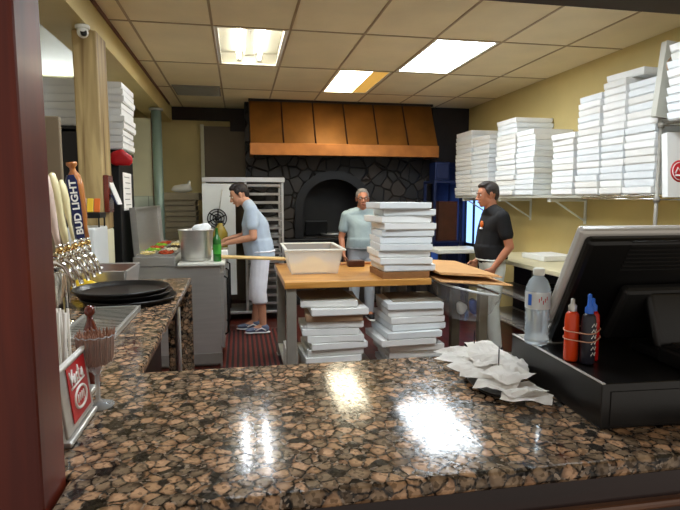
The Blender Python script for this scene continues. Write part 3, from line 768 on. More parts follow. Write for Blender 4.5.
# water bottle
wb = thing('water_bottle', 'clear plastic water bottle with white cap on the cash drawer corner', 'bottle', (0.788, 1.30, DT))
prof = [(0, 0.004), (0.022, 0.0), (0.030, 0.004), (0.032, 0.012)]
for z in range(6): zz = 0.020 + z * 0.013; prof += [(0.0325, zz), (0.0300, zz + 0.006)]
prof += [(0.0325, 0.100), (0.0325, 0.148), (0.031, 0.158), (0.024, 0.176), (0.014, 0.187), (0.0125, 0.190), (0.0125, 0.200)]
b = MB(); b.lathe(prof, seg=40); b.build('bottle', 'pet', wb)
b = MB(); b.lathe([(max(0, r - 0.0018), z + 0.001) for r, z in prof if z < 0.14] + [(0.030, 0.142), (0, 0.142)], seg=40); tag(b.build('water', 'water', wb), 'clear water')
b = MB(); b.lathe([(0.0331, 0.101), (0.0332, 0.147)], seg=40); lb_ = tag(b.build('label', 'label_pale', wb), 'pale label with red and blue print')
b = MB()
for k in range(5): 
    a = -2.0 + k * 0.16; b.box((0.0335 * math.cos(a), 0.0335 * math.sin(a), 0.126 + 0.006 * math.sin(k * 2.1)), (0.001, 0.002, 0.010), rot=(0, 0, a))
b.build('red_print', 'red', lb_)
b = MB(); b.box((0.0335 * math.cos(-2.75), 0.0335 * math.sin(-2.75), 0.126), (0.001, 0.010, 0.030), rot=(0, 0, -2.75)); b.build('blue_print', 'blue_cap', lb_)
b = MB(); b.lathe([(0.0145, 0.190), (0.0150, 0.191), (0.0150, 0.206), (0.013, 0.209), (0, 0.209)], seg=32, rib=(16, 0.02)); tag(b.build('cap', 'white_plastic', wb), 'white cap')

# three squeeze bottles in rubber bands
SB = [(0.792, 1.152, 'orange_sauce', 'steel', 'orange squeeze bottle on the left of the banded three'),
      (0.816, 1.122, 'dark_label', 'blue_cap', 'dark squeeze bottle with blue cap in the middle of the banded three'),
      (0.843, 1.146, 'red_sauce', 'blue_cap', 'red squeeze bottle with blue cap on the right of the banded three')]
for n, (x, y, mm, cc, lb) in enumerate(SB):
    p = thing('squeeze_bottle', lb, 'bottle', (x, y, DT), group='squeeze bottles held by rubber bands')
    b = MB(); b.lathe([(0, 0), (0.0155, 0), (0.0170, 0.004), (0.0170, 0.100), (0.0150, 0.115), (0.0085, 0.124), (0, 0.124)], seg=28); b.build('body', mm, p)
    b = MB(); b.lathe([(0.0095, 0.122), (0.010, 0.124), (0.010, 0.136), (0.005, 0.141), (0.0045, 0.168 if n == 1 else 0.152), (0, 0.170 if n == 1 else 0.154)], seg=20); tag(b.build('nozzle_cap', cc, p), 'blue nozzle cap' if n else 'grey nozzle cap')
    if n == 1:
        b = MB()
        for k in range(6):
            z = 0.022 + k * 0.014
            pts = [(0.0172 * math.cos(-1.75 + 0.3 * t_), 0.0172 * math.sin(-1.75 + 0.3 * t_), z + (0.008 if t_ % 2 else 0)) for t_ in range(4)]
            b.tube(pts, 0.0011, 5)
        tag(b.build('lettering', 'logo_white', p), 'white lettering')
for z, lb in ((0.058, 'lower pinkish rubber band around the three squeeze bottles'), (0.078, 'upper pinkish rubber band around the three squeeze bottles')):
    pts = []
    cs = [Vector((x, y)) for x, y, *_ in SB]; ctr = sum(cs, Vector((0, 0))) / 3
    for k in range(48):
        a = 2 * PI * k / 48; d = Vector((math.cos(a), math.sin(a)))
        q = max(cs, key=lambda c_: c_.dot(d)); q = q + d * 0.0186
        pts.append((q.x, q.y, DT + z + 0.003 * math.sin(a + 1)))
    b = MB(); b.tube(pts, 0.0014, 6, closed=True); o = b.build('rubber_band', 'rubber_band'); tag(o, lb, 'rubber band', 'rubber bands on the squeeze bottles')

rp = random.Random(21)
# receipts on a dark tray with two spikes
p = thing('receipt_tray', 'dark tray with two paper spikes under crumpled receipts', 'tray', (0.668, 1.345, CT), -0.25)
b = MB(); b.lathe([(0, 0.003), (0.085, 0.003), (0.10, 0.012), (0.104, 0.012), (0.09, 0), (0, 0)], seg=40); o = b.build('plate', 'black_tray', p); o.scale = (0.60, 1.55, 1)
for x, y in ((-0.01, 0.14), (0.025, -0.03)):
    b = MB(); b.tube([(x, y, 0.002), (x, y, 0.09), (x, y, 0.102)], 0.0016, 6, radii=[0.0016, 0.0016, 0.0004]); b.build('spike', 'black_metal', p)
def crumple(w, h, amp, seed):
    rr = random.Random(seed); n, mm = 9, 7; b = MB(); vs = []
    ph = [rr.uniform(0, 6) for _ in range(4)]
    for j in range(mm):
        for i in range(n):
            u, v = i / (n - 1) - .5, j / (mm - 1) - .5
            z = amp * (math.sin(u * 9 + ph[0]) * 0.5 + math.sin(v * 7 + u * 5 + ph[1]) * 0.6 + abs(math.sin(u * 4 + v * 5 + ph[2])) * 0.8 + rr.uniform(-.25, .25))
            vs.append(b.bm.verts.new((u * w + rr.uniform(-.002, .002), v * h + rr.uniform(-.002, .002), z)))
    for j in range(mm - 1):
        for i in range(n - 1): b.bm.faces.new((vs[j * n + i], vs[j * n + i + 1], vs[(j + 1) * n + i + 1], vs[(j + 1) * n + i]))
    r = bmesh.ops.solidify(b.bm, geom=list(b.bm.faces), thickness=0.0007)
    return b
RC = [(-.055, .175, .022, .3), (.015, .19, .020, -.5), (-.02, .13, .030, .9), (.05, .12, .028, .2), (-.06, .08, .028, -.7), (.0, .07, .040, .1),
      (.055, .05, .036, -.3), (-.045, .0, .036, .6), (.015, .0, .050, -.2), (.055, -.03, .040, 1.1), (-.02, -.06, .038, -.4), (.035, -.09, .044, .4),
      (.0, -.13, .030, -.8), (.045, -.15, .026, .15), (.055, -.19, .020, -.6), (.01, .10, .056, 1.4)]
WHERE = ['at the far left end of the pile', 'at the far end nearest the table legs', 'near the far left of the pile', 'against the far end of the cash drawer', 'on the left rim of the pile',
         'near the middle, left of the spike', 'near the middle beside the cash drawer', 'on the left front slope of the pile', 'on top at the near spike', 'pressed against the cash drawer side',
         'at the left near edge of the pile', 'near the front, right of centre', 'at the front edge over the dark tray', 'at the near right of the pile', 'at the very nearest right tip of the pile', 'on top at the far spike']
for n, (x, y, z, r) in enumerate(RC):
    o = crumple(rp.uniform(.10, .13), rp.uniform(.08, .10), rp.uniform(.003, .006), n).build('receipt', 'paper')
    a = -0.25; o.location = (0.668 + 1.05 * x * math.cos(a) - y * math.sin(a), 1.345 + x * math.sin(a) + y * math.cos(a), CT + z)
    o.rotation_euler = (rp.uniform(-.10, .10), rp.uniform(-.10, .10), r)
    tag(o, 'crumpled white receipt ' + WHERE[n], 'receipt', 'receipts piled on the bar')

# ------------------------------------------------------------------ pizza boxes
BW, BH = 0.46, 0.056
protos = {}
def pizza_box(label, loc, rz=0.0, m='white_box', group=None, size=(1, 1), rot=None):
    if m not in protos:
        r = thing('pizza_box', label, 'pizza box', loc, rz, group)
        b = MB(); b.box((0, 0, 0.0255), (BW - 0.016, BW - 0.016, 0.051), bev=0.003, seg=1); b.build('tray', m, r)
        b = MB(); b.box((0, 0, 0.0535), (BW, BW, 0.004), bev=0.0015, seg=1)
        for s in (-1, 1):
            b.prism([(-BW / 2, 0.053), (-BW / 2 + 0.002, 0.010), (BW / 2 - 0.012, 0.010), (BW / 2, 0.053)], -0.0015, 0.0015,
                    Mx=Matrix.Translation((s * (BW / 2 - 0.002), 0, 0)) @ Matrix(((0, 0, 1, 0), (1, 0, 0, 0), (0, 1, 0, 0), (0, 0, 0, 1))))
        b.prism([(-BW / 2, 0.053), (-BW / 2 + 0.002, 0.010), (BW / 2 - 0.002, 0.010), (BW / 2, 0.053)], -0.0015, 0.0015,
                Mx=Matrix.Translation((0, -(BW / 2 - 0.002), 0)) @ Matrix(((1, 0, 0, 0), (0, 0, -1, 0), (0, 1, 0, 0), (0, 0, 0, 1))))
        b.build('lid', m, r)
        protos[m] = r
    else:
        r = dup(protos[m], label)
        if group: r['group'] = group
        elif 'group' in r: del r['group']
    r.location = loc; r.rotation_euler = rot or (0, 0, rz); r.scale = (size[0], size[1], 1)
    return r
rb = random.Random(5)
WH = ['white_box', 'white_box2', 'white_box3']
def stack(x, y, z0, n, where, group, size=(1, 1), jit=0.008, jr=0.02, rz=0.0, mats=None, drift=0.0, special=None):
    top = z0
    for k in range(n):            # k = 0 at the bottom
        kt = n - 1 - k
        m = (mats[k] if mats and k < len(mats) and mats[k] else WH[rb.choice((0, 0, 1, 1, 2))])
        dx, dy, dr = rb.uniform(-jit, jit), rb.uniform(-jit, jit), rb.uniform(-jr, jr)
        if special and kt in special: sx_, sy_, sr_ = special[kt]; dx += sx_; dy += sy_; dr += sr_
        col = {'grey_card': 'grey', 'tan_card': 'tan'}.get(m, 'white')
        pizza_box('%s pizza box, %s %s' % (col, nth(kt), where), (x + dx, y + dy, top + 0.0004), rz + dr, m, group, size)
        top += BH + 0.0004
    return top

SH = 1.60
def wall_stack(y0, y1, n, where, group, special=None):
    stack(3.185, (y0 + y1) / 2, SH, n, where, group, size=(0.44 / BW, (y1 - y0 - 0.004) / BW), jit=0.008, jr=0.02, special=special)
wall_stack(6.577, 7.091, 15, 'in the furthest stack on the wall shelf', 'pizza boxes in the furthest shelf stack')
wall_stack(6.079, 6.565, 13, 'in the second shelf stack from the far end', 'pizza boxes in the second shelf stack')
wall_stack(5.453, 5.898, 15, 'in the tall third shelf stack behind the man', 'pizza boxes in the third shelf stack')
wall_stack(5.065, 5.431, 12, 'in the fourth shelf stack from the far end', 'pizza boxes in the fourth shelf stack')
wall_stack(4.407, 4.741, 10, 'in the lowest stack mid wall shelf', 'pizza boxes in the low shelf stack', special={0: (-.02, 0, .06)})
wall_stack(4.061, 4.363, 15, 'in the first stack on the wire shelf', 'pizza boxes in the first wire shelf stack')
wall_stack(3.771, 4.035, 16, 'in the second stack on the wire shelf', 'pizza boxes in the second wire shelf stack')
wall_stack(3.440, 3.755, 15, 'in the stack beside the chrome rack post', 'pizza boxes in the third wire shelf stack')
pizza_box('white pizza box lying loose across the tops of two wire shelf stacks', (3.20, 3.86, SH + 16 * 0.0565), 0.12, 'white_box', size=(0.9, 0.8))

# wall shelf
sh = thing('wall_shelf', 'long pale board shelf on the right wall carrying pizza boxes', 'shelf', (3.2, 5.7, SH))
b = MB(); b.box((0, 0, -0.014), (0.44, 2.84, 0.026), bev=0.003); b.build('board', 'shelf_grey', sh)
for y in (-0.87, 0.16, 1.2):
    b = MB(); b.box((0.05, y, -0.045), (0.32, 0.03, 0.035), bev=0.004); b.tube([(-0.14, y, -0.05), (0.21, y, -0.26)], 0.009, 6); b.box((0.21, y, -0.16), (0.012, 0.03, 0.26))
    b.box((-0.15, y, -0.045), (0.10, 0.06, 0.045), bev=0.01)
    tag(b.build('bracket', 'white_metal', sh), 'white bracket')
ws = thing('wire_shelf', 'chrome wire shelf on the right wall under the tallest pizza boxes', 'shelf', (3.2, 3.86, SH))
b = MB()
for x in (-0.22, 0.0, 0.2): b.tube([(x, -0.43, -0.006), (x, 0.43, -0.006)], 0.006, 6)
b.tube([(-0.22, -0.43, -0.035), (-0.22, 0.43, -0.035)], 0.005, 6)
b.build('frame', 'chrome', ws)
b = MB()
for n in range(44): b.tube([(-0.225, -0.42 + n * 0.0195, -0.002), (0.2, -0.42 + n * 0.0195, -0.002)], 0.002, 5); b.tube([(-0.221, -0.42 + n * 0.0195, -0.004), (-0.221, -0.42 + n * 0.0195, -0.035)], 0.002, 5)
b.build('wires', 'chrome', ws)
# free-standing wire rack
rk = thing('wire_rack', 'chrome wire rack at the right edge with boxes on top', 'rack', (3.19, 2.98, 0))
for x, y in ((-0.21, -0.43), (-0.21, 0.43), (0.19, -0.43), (0.19, 0.43)):
    b = MB(); b.tube([(x, y, 0.02), (x, y, 2.12)], 0.0135, 10); b.cyl((x, y, 0.012), 0.02, 0.024, 12)
    for z in (1.20, 1.56, 2.09): b.cyl((x, y, z), 0.021, 0.04, 12)
    b.build('post', 'leg_grey', rk)
for z in (0.3, 1.20, 1.56, 2.09):
    b = MB()
    b.tube([(-0.21, -0.43, z), (-0.21, 0.43, z), (0.19, 0.43, z), (0.19, -0.43, z)], 0.006, 6, closed=True)
    for n in range(30): b.tube([(-0.21, -0.42 + n * 0.029, z + 0.004), (0.19, -0.42 + n * 0.029, z + 0.004)], 0.002, 5)
    b.build('wire_shelf', 'chrome', rk)
stack(3.115, 3.02, 2.099, 9, 'on top of the chrome rack', 'pizza boxes on the chrome rack', size=(0.42 / BW, 0.55 / BW), jit=0.012)
p = thing('pizza_box', 'upright greyish pizza box with brown emblem leaning beside the chrome rack stack', 'pizza box', (3.12, 3.40, 2.125), rot=(0.0, 0.10, 0))
b = MB(); b.box((0, 0, 0.26), (0.44, 0.05, 0.52), bev=0.003); b.build('tray', 'shelf_grey', p)
b = MB(); b.box((0, -0.027, 0.26), (0.445, 0.004, 0.525), bev=0.001); ld = b.build('lid', 'shelf_grey', p)
b = MB(); b.tube([(-0.135 + 0.06 * math.cos(2 * PI * k / 24), -0.030, 0.36 + 0.06 * math.sin(2 * PI * k / 24)) for k in range(24)], 0.006, 5, closed=True)
b.tube([(-0.165, -0.03, 0.345), (-0.135, -0.03, 0.39), (-0.105, -0.03, 0.345)], 0.006, 5); tag(b.build('emblem', 'tan_card', ld), 'brown emblem')
p = thing('pizza_box', 'white pizza box with round red emblem standing inside the chrome rack', 'pizza box', (3.15, 3.30, 1.572), rot=(-0.10, 0, 0))
b = MB(); b.box((0, 0, 0.23), (0.40, 0.05, 0.45), bev=0.003); b.build('tray', 'white_box', p)
b = MB(); b.box((0, -0.027, 0.23), (0.40, 0.004, 0.455), bev=0.001); ld = b.build('lid', 'white_box', p)
b = MB(); b.cyl((-0.10, -0.0295, 0.185), 0.078, 0.002, 40, rot=(PI / 2, 0, 0)); tag(b.build('emblem', 'red', ld), 'round red emblem')
b = MB()
for pts in ([(-0.14, 0.17), (-0.12, 0.21), (-0.10, 0.185), (-0.08, 0.21), (-0.06, 0.17)], [(-0.14, 0.155), (-0.06, 0.155)]): b.tube([(x, -0.0315, z) for x, z in pts], 0.006, 5)
b.tube([(-0.10 + 0.062 * math.cos(2 * PI * k / 28), -0.031, 0.185 + 0.062 * math.sin(2 * PI * k / 28)) for k in range(28)], 0.003, 5, closed=True)
tag(b.build('emblem_marks', 'logo_white', ld), 'white emblem marks')
b = MB(); b.hull([((0, 0, 0.08), (0.10, 0.09, 0.08)), ((0.02, 0.01, 0.19), (0.09, 0.08, 0.09)), ((-0.03, 0, 0.14), (0.08, 0.08, 0.08))])
b.hull([((0.03, 0, 0.25), 0.035), ((0.05, 0.01, 0.31), 0.05)])
o = b.build('plastic_bag', 'white_plastic', loc=(3.15, 2.84, 1.207)); o.scale = (0.9, 0.9, 0.9); tag(o, 'white knotted bag on the chrome rack below the emblem box', 'bag')

# ------------------------------------------------------------------ work table
tb = thing('work_table', 'butcher block work table with grey steel legs in the middle of the kitchen', 'table', (0.33, 4.1, 0))
TZ = 0.92
b = MB(); b.box((0.60, 0.62, TZ - 0.027), (1.20, 1.24, 0.054), bev=0.006); b.build('tabletop', 'butcher', tb)
for x, y in ((0.055, 0.06), (1.13, 0.60), (0.055, 1.16), (1.13, 1.16)):
    b = MB(); b.box((x, y, (TZ - 0.054) / 2), (0.078, 0.078, TZ - 0.054), bev=0.004); b.box((x, y, 0.01), (0.1, 0.1, 0.02), bev=0.004); b.build('leg', 'leg_grey', tb)
b = MB(); b.box((0.405, 0.62, 0.12), (0.77, 1.0, 0.025), bev=0.003); b.build('undershelf', 'shelf_grey', tb)
# boxes on the table
b = MB(); b.box((0, 0, 0.026), (0.40, 0.44, 0.052), bev=0.003)
o = b.build('cutting_board', 'brown_inside', loc=(1.325, 4.36, TZ + 0.0005)); o.data.materials[0] = M['kraft_dark']; tag(o, 'brown board slab under the white pizza boxes on the work table', 'board')
stack(1.34, 4.365, TZ + 0.053, 10, 'in the stack standing on the work table', 'pizza boxes on the work table', size=(0.95, 0.96), jit=0.022, jr=0.06,
      special={0: (-.02, -.01, 0), 1: (.04, .02, 0), 2: (-.035, 0, .08), 3: (.035, -.02, 0), 4: (.02, .0, -.06)})
TU = 0.133
stack(0.735, 4.34, TU, 11, 'in the left stack under the work table', 'pizza boxes in the left stack below the table', size=(1.0, 1.0), jit=0.03, jr=0.1, rz=-0.03,
      mats=[None] * 8 + ['tan_card', None, None], special={0: (-.05, .05, 0), 1: (.06, -.02, 0.1)})
b = MB(); b.box((0, 0, 0.004), (0.44, 0.44, 0.007), bev=0.002); o = b.build('card_sheet', 'grey_card', loc=(0.68, 4.42, TU + 11 * 0.0564 + 0.0008), rot=(0, 0, 0.06)); tag(o, 'grey card sheet on top of the left stack under the table', 'cardboard')
stack(1.375, 4.25, TU - 0.133 + 0.002, 13, 'in the right stack under the work table', 'pizza boxes in the right stack below the table', size=(1.0, 1.0), jit=0.025, jr=0.09,
      special={0: (0, 0, 0), 4: (-.05, -.02, 0), 5: (-.06, -.03, .1)})
b = MB(); b.box((0, 0, 0.004), (0.42, 0.42, 0.007), bev=0.002); o = b.build('card_sheet', 'grey_card', loc=(1.42, 4.29, 0.002 + 13 * 0.0564 + 0.0008), rot=(0, 0, -0.04)); tag(o, 'grey card sheet on top of the right stack under the table', 'cardboard')
b = MB(); b.box((0, 0, 0.10), (0.10, 0.30, 0.20), bev=0.004); o = b.build('carton', 'white_box3', loc=(0.400, 4.42, 0.134)); tag(o, 'small white carton on the table undershelf behind the left leg', 'carton')
# flour tub
tub = thing('flour_tub', 'white translucent tub holding a heap of flour on the work table', 'tub', (0.63, 4.80, TZ + 0.001), -0.02)
b = MB()
def frustum_shell(b, w0, d0, w1, d1, h, t):
    def ring(w, d, z): return [b.bm.verts.new((sx * w / 2, sy * d / 2, z)) for sx, sy in ((-1, -1), (1, -1), (1, 1), (-1, 1))]
    r0, r1 = ring(w0, d0, 0), ring(w1, d1, h); r2, r3 = ring(w1 - 2 * t, d1 - 2 * t, h), ring(w0 - 2 * t, d0 - 2 * t, t)
    for a, c in ((r0, r1), (r1, r2), (r2, r3)):
        for i in range(4): j = (i + 1) % 4; b.bm.faces.new((a[i], a[j], c[j], c[i]))
    b.bm.faces.new(list(reversed(r0))); b.bm.faces.new(r3)
frustum_shell(b, 0.40, 0.58, 0.48, 0.68, 0.215, 0.006); b.build('body', 'tub', tub)
b = MB()
for s in (-1, 1): b.box((s * 0.248, 0, 0.212), (0.030, 0.72, 0.016), bev=0.005); b.box((0, s * 0.348, 0.212), (0.47, 0.030, 0.016), bev=0.005)
b.build('rim', 'white_plastic', tub)
b = MB(); b.box((0, 0, 0.014), (0.375, 0.555, 0.010), bev=0.004)
b.lathe([(0.19, 0.018), (0.14, 0.055), (0.08, 0.098), (0.03, 0.128), (0, 0.134)], seg=24, c=(0.0, -0.085, 0)); tag(b.build('flour', 'flour', tub), 'heap of flour')
# long board lying from prep counter to the table, and tools
b = MB(); b.box((0, 0, 0.011), (0.66, 0.13, 0.022), bev=0.006); b.hull([((0.30, 0, 0.011), (0.02, 0.03, 0.009)), ((0.42, 0, 0.011), (0.02, 0.02, 0.009))])
o = b.build('pizza_peel', 'peel_wood', loc=(0.10, 5.25, 0.9815), rot=(0, 0.055, 0)); tag(o, 'long light wooden peel reaching from the prep counter towards the table', 'pizza peel')
o = MB(); o.tube([(0, 0, 0.012), (0.22, -0.01, 0.012)], 0.011, 8); o.box((-0.06, 0, 0.010), (0.13, 0.10, 0.004), bev=0.001)
o = o.build('dough_cutter', 'tap_wood', loc=(1.04, 5.1, TZ + 0.001)); tag(o, 'small wooden handled cutter at the back of the work table', 'cutter')
b = MB(); b.box((0, 0, 0.03), (0.16, 0.10, 0.06), bev=0.01); o = b.build('card_carton', 'brown_inside', loc=(1.08, 4.96, TZ + 0.001)); tag(o, 'small dark brown carton at the back of the work table', 'carton')

# cardboard on a bag stand
cs = thing('bag_stand', 'stand with clear bin bag hanging under the brown cardboard sheets', 'bag stand', (1.87, 4.30, 0))
for x, y in ((-0.06, -0.02), (0.06, -0.30)):
    b = MB(); b.box((x, y, 0.40), (0.075, 0.06, 0.80), bev=0.004); b.build('leg', 'leg_olive', cs)
b = MB(); b.box((0, -0.16, 0.012), (0.36, 0.5, 0.024), bev=0.006); b.build('foot_plate', 'leg_olive', cs)
hoop = [(0.25 * math.cos(2 * PI * k / 28), -0.10 + 0.36 * math.sin(2 * PI * k / 28), 0.825 - 0.05 * math.cos(2 * PI * k / 28)) for k in range(28)]
b = MB(); b.tube(hoop, 0.009, 8, closed=True); tag(b.build('hoop', 'white_metal', cs), 'pale hoop')
b = MB(); rr = random.Random(3); prev = None
for j in range(9):
    f = j / 8.0; ring = []
    for k in range(28):
        a = 2 * PI * k / 28; s = (1.03 - 0.45 * f ** 1.3) * (1 + 0.05 * math.sin(k * 3.1 + j) + rr.uniform(-.02, .02))
        ring.append(b.bm.verts.new((0.26 * s * math.cos(a), -0.10 + 0.37 * s * math.sin(a), 0.835 - 0.05 * math.cos(a) * (1 - f) - 0.26 * f)))
    if prev:
        for k in range(28):
            fc = b.bm.faces.new((prev[k], prev[(k + 1) % 28], ring[(k + 1) % 28], ring[k])); fc.smooth = True
    prev = ring
b.bm.faces.new(prev)
b.build('bin_bag', 'bag_film', cs)
for n, (x, y, z, r, c_, lb) in enumerate([(0.05, -0.18, 0.60, 0.07, 'blue', 'crumpled blue wrapper inside the clear bin bag'), (-0.06, -0.16, 0.60, 0.06, 'white_plastic', 'crumpled white wrapper inside the clear bin bag'),
                                       (0.10, -0.05, 0.60, 0.06, 'blue_dark', 'dark blue wrapper deep inside the clear bin bag')]):
    b = MB(); b.hull([((0, 0, r * .6), r * .6), ((r * .5, 0.02, r * .9), r * .5), ((-r * .4, -0.02, r * 1.5), r * .45)])
    o = b.build('wrapper', c_, loc=(1.87 + x, 4.30 + y, z)); tag(o, lb, 'wrapper')
for n, (z, w, d, lb) in enumerate([(0.0, 0.61, 1.05, 'lower brown cardboard box flat on the clear bag stand'), (0.055, 0.54, 0.98, 'upper brown cardboard box flat, topmost on the bag stand')]):
    p = thing('cardboard_flat', lb, 'cardboard', (1.875 - 0.03 * n, 4.47 + 0.04 * n, 0.885 + z), rot=(0.0, 0.075, -0.04 + 0.03 * n), group='folded cardboard boxes')
    b = MB(); b.box((0, 0, 0.004), (w, d, 0.008), bev=0.001); b.build('lower_panel', 'kraft', p)
    b = MB(); b.box((-0.01, 0.01, 0.018 if n else 0.014), (w * 0.97, d * 0.97, 0.008), rot=(0.012, 0, 0), bev=0.001); b.build('upper_panel', 'kraft', p)
    b = MB(); b.tube([(-w / 2, d / 2, 0.008), (0, d / 2 + 0.005, 0.010), (w / 2, d / 2, 0.008)], 0.009, 6); tag(b.build('fold', 'kraft_dark', p), 'darker folded edge')
b = MB(); b.hull([((0, 0, 0.09), (0.16, 0.13, 0.09)), ((0.10, 0.02, 0.06), (0.14, 0.12, 0.06)), ((-0.04, 0.04, 0.20), (0.08, 0.07, 0.05))])
o = b.build('sack', 'leg_olive', loc=(1.97, 3.50, 0.0)); o.data.materials[0] = M['olive_t']; tag(o, 'dark olive sack on the floor in front of the bag stand', 'sack')

# ------------------------------------------------------------------ prep fridge on the left
PZ = 0.955
pf = thing('prep_fridge', 'stainless pizza prep fridge with open lid and topping pans', 'fridge', (-0.56, 5.0, 0))
b = MB(); b.box((0.0, 0.89, 0.515), (0.74, 1.78, 0.87), bev=0.006); b.box((0.0, 0.89, 0.04), (0.66, 1.7, 0.08)); b.build('body', 'steel', pf)
b = MB(); b.box((0.0, 0.89, 0.951), (0.76, 1.79, 0.006)); b.build('worktop', 'steel', pf)
b = MB(); b.box((-0.21, 0.89, 1.0), (0.36, 1.78, 0.085), bev=0.006); b.build('topping_rail', 'steel', pf)
b = MB(); b.box((0.365, 0.003, 0.06), (0.02, 0.03, 0.12)); b.box((-0.0, -0.006, 0.08), (0.74, 0.008, 0.10)); tag(b.build('kick_plate', 'steel_dull', pf), 'duller kick plate')
for y in (0.30, 0.88, 1.46):
    b = MB(); b.box((0.385, y, 0.53), (0.03, 0.56, 0.72), bev=0.006); dr = b.build('door', 'steel', pf)
    b = MB(); b.tube([(0.40, y - 0.2, 0.84), (0.432, y - 0.2, 0.82), (0.432, y - 0.2, 0.30), (0.40, y - 0.2, 0.28)], 0.010, 8); tag(b.build('handle', 'black_plastic', dr), 'dark door handle')
# open lid, standing up at the left
b = MB(); b.box((0, 0, 0.22), (0.02, 1.55, 0.44), bev=0.004); b.box((0.02, -0.77, 0.22), (0.05, 0.012, 0.40)); b.box((0.02, 0.77, 0.22), (0.05, 0.012, 0.40)); b.box((0.015, 0, 0.43), (0.05, 1.55, 0.02))
ld = b.build('lid', 'steel', pf, loc=(-0.385, 0.86, 1.045), rot=(0, -0.06, 0))
b = MB(); b.tube([(0.03, -0.70, 0.02), (0.16, -0.55, 0.015)], 0.008, 6); b.build('lid_arm', 'steel', ld)
TOPS = ['cheese', 'tomato', 'lettuce', 'onion', 'tomato', 'olive_t', 'lettuce', 'cheese', 'tomato', 'onion']
NM = {'cheese': 'grated yellow cheese', 'tomato': 'orange red chopped topping', 'lettuce': 'chopped green topping', 'onion': 'pale sliced topping', 'olive_t': 'dark sliced topping'}
PL = ['nearest left', 'nearest right', 'second row left', 'second row right', 'third row left', 'third row right', 'fourth row left', 'fourth row right', 'furthest left', 'furthest right']
for n, tp in enumerate(TOPS):
    i, j = n % 2, n // 2
    x, y = -0.56 - 0.295 + 0.165 * i, 5.24 + 0.29 * j
    p = thing('topping_pan', 'steel pan of %s in the prep fridge rail, %s' % (NM[tp], PL[n]), 'pan', (x, y, 1.044), group='topping pans in the prep fridge')
    b = MB()
    for s in (-1, 1): b.box((s * 0.074, 0, 0.006), (0.012, 0.27, 0.010), bev=0.002); b.box((0, s * 0.130, 0.006), (0.136, 0.012, 0.010), bev=0.002)
    b.build('rim', 'steel', p)
    b = MB(); rr = random.Random(n)
    b.ell((0, 0, 0.013), (0.066, 0.120, 0.012), seg=14, rings=8)
    for _ in range(46): b.box((rr.uniform(-.055, .055), rr.uniform(-.105, .105), 0.020 + rr.uniform(-.004, .006)), (rr.uniform(.015, .035), rr.uniform(.008, .016), 0.006), rot=(rr.uniform(-.5, .5), rr.uniform(-.5, .5), rr.uniform(0, 3)))
    tag(b.build('topping', tp, p), NM[tp])
# cutting board, bucket, bottle
b = MB(); b.box((0, 0, 0.014), (0.42, 1.74, 0.027), bev=0.006); o = b.build('cutting_board', 'white_plastic', loc=(-0.355, 5.83, PZ)); tag(o, 'long white cutting board along the front of the prep fridge', 'cutting board')
bz = PZ + 0.0275
p = thing('steel_bucket', 'tall stainless steel bucket on the near end of the prep counter', 'bucket', (-0.415, 5.22, bz))
b = MB(); b.lathe([(0, 0.003), (0.135, 0.003), (0.137, 0.01), (0.160, 0.285), (0.166, 0.29), (0.163, 0.296), (0.154, 0.287), (0.132, 0.012), (0, 0.010)], seg=44); b.build('body', 'steel', p)
b = MB(); b.lathe([(0.1385, 0.03), (0.141, 0.033), (0.140, 0.036)], seg=44); b.build('bead', 'steel_dull', p)
b = MB(); b.hull([((0.02, 0.04, 0.26), (0.09, 0.07, 0.05)), ((0.06, 0.05, 0.31), (0.06, 0.05, 0.04))]); b.hull([((0.0, 0.03, 0.29), (0.06, 0.05, 0.05)), ((0.08, 0.05, 0.30), (0.04, 0.04, 0.04))])
o = b.build('cloth', 'ice', loc=(-0.395, 5.24, bz)); tag(o, 'white cloth heaped in the top of the steel bucket', 'cloth')
p = thing('glass_bottle', 'green glass bottle with pourer beside the steel bucket', 'bottle', (-0.217, 5.10, bz))
b = MB(); b.lathe([(0, 0), (0.036, 0), (0.039, 0.006), (0.039, 0.19), (0.034, 0.215), (0.016, 0.245), (0.013, 0.30), (0.015, 0.302), (0.015, 0.312), (0, 0.313)], seg=28); b.build('glass', 'green_glass', p)
b = MB(); b.lathe([(0.0395, 0.07), (0.0397, 0.16)], seg=28); tag(b.build('label', 'green_label', p), 'lighter green label')
b = MB(); b.tube([(0, 0, 0.31), (0, 0, 0.335), (0.012, 0, 0.355)], 0.004, 6); tag(b.build('pourer', 'black_plastic', p), 'black pourer')
b = MB(); b.box((0, 0, 0.03), (0.17, 0.12, 0.06), bev=0.008); o = b.build('dough_box', 'logo_white', loc=(-0.215, 5.55, bz)); tag(o, 'small white box on the cutting board beside the green bottle', 'box')
# pizza dough being worked
b = MB(); b.lathe([(0, 0), (0.13, 0), (0.145, 0.012), (0.135, 0.022), (0.10, 0.014), (0, 0.012)], seg=28); o = b.build('pizza_dough', 'flour', loc=(-0.33, 6.12, bz)); tag(o, 'flat round pizza dough under the hands of the leaning man', 'dough')

# red rubber floor mat
mt = thing('floor_mat', 'red brown slatted rubber mat on the floor by the man in shorts', 'mat', (0.13, 5.35, 0.0))
b = MB(); b.box((0, 0, 0.004), (0.62, 2.0, 0.008)); b.build('backing', 'wall_dark', mt)
b = MB()
for n in range(13): b.box((-0.30 + n * 0.05, 0, 0.012), (0.026, 2.0, 0.012), bev=0.003)
b.build('slats', 'mat_rubber', mt)

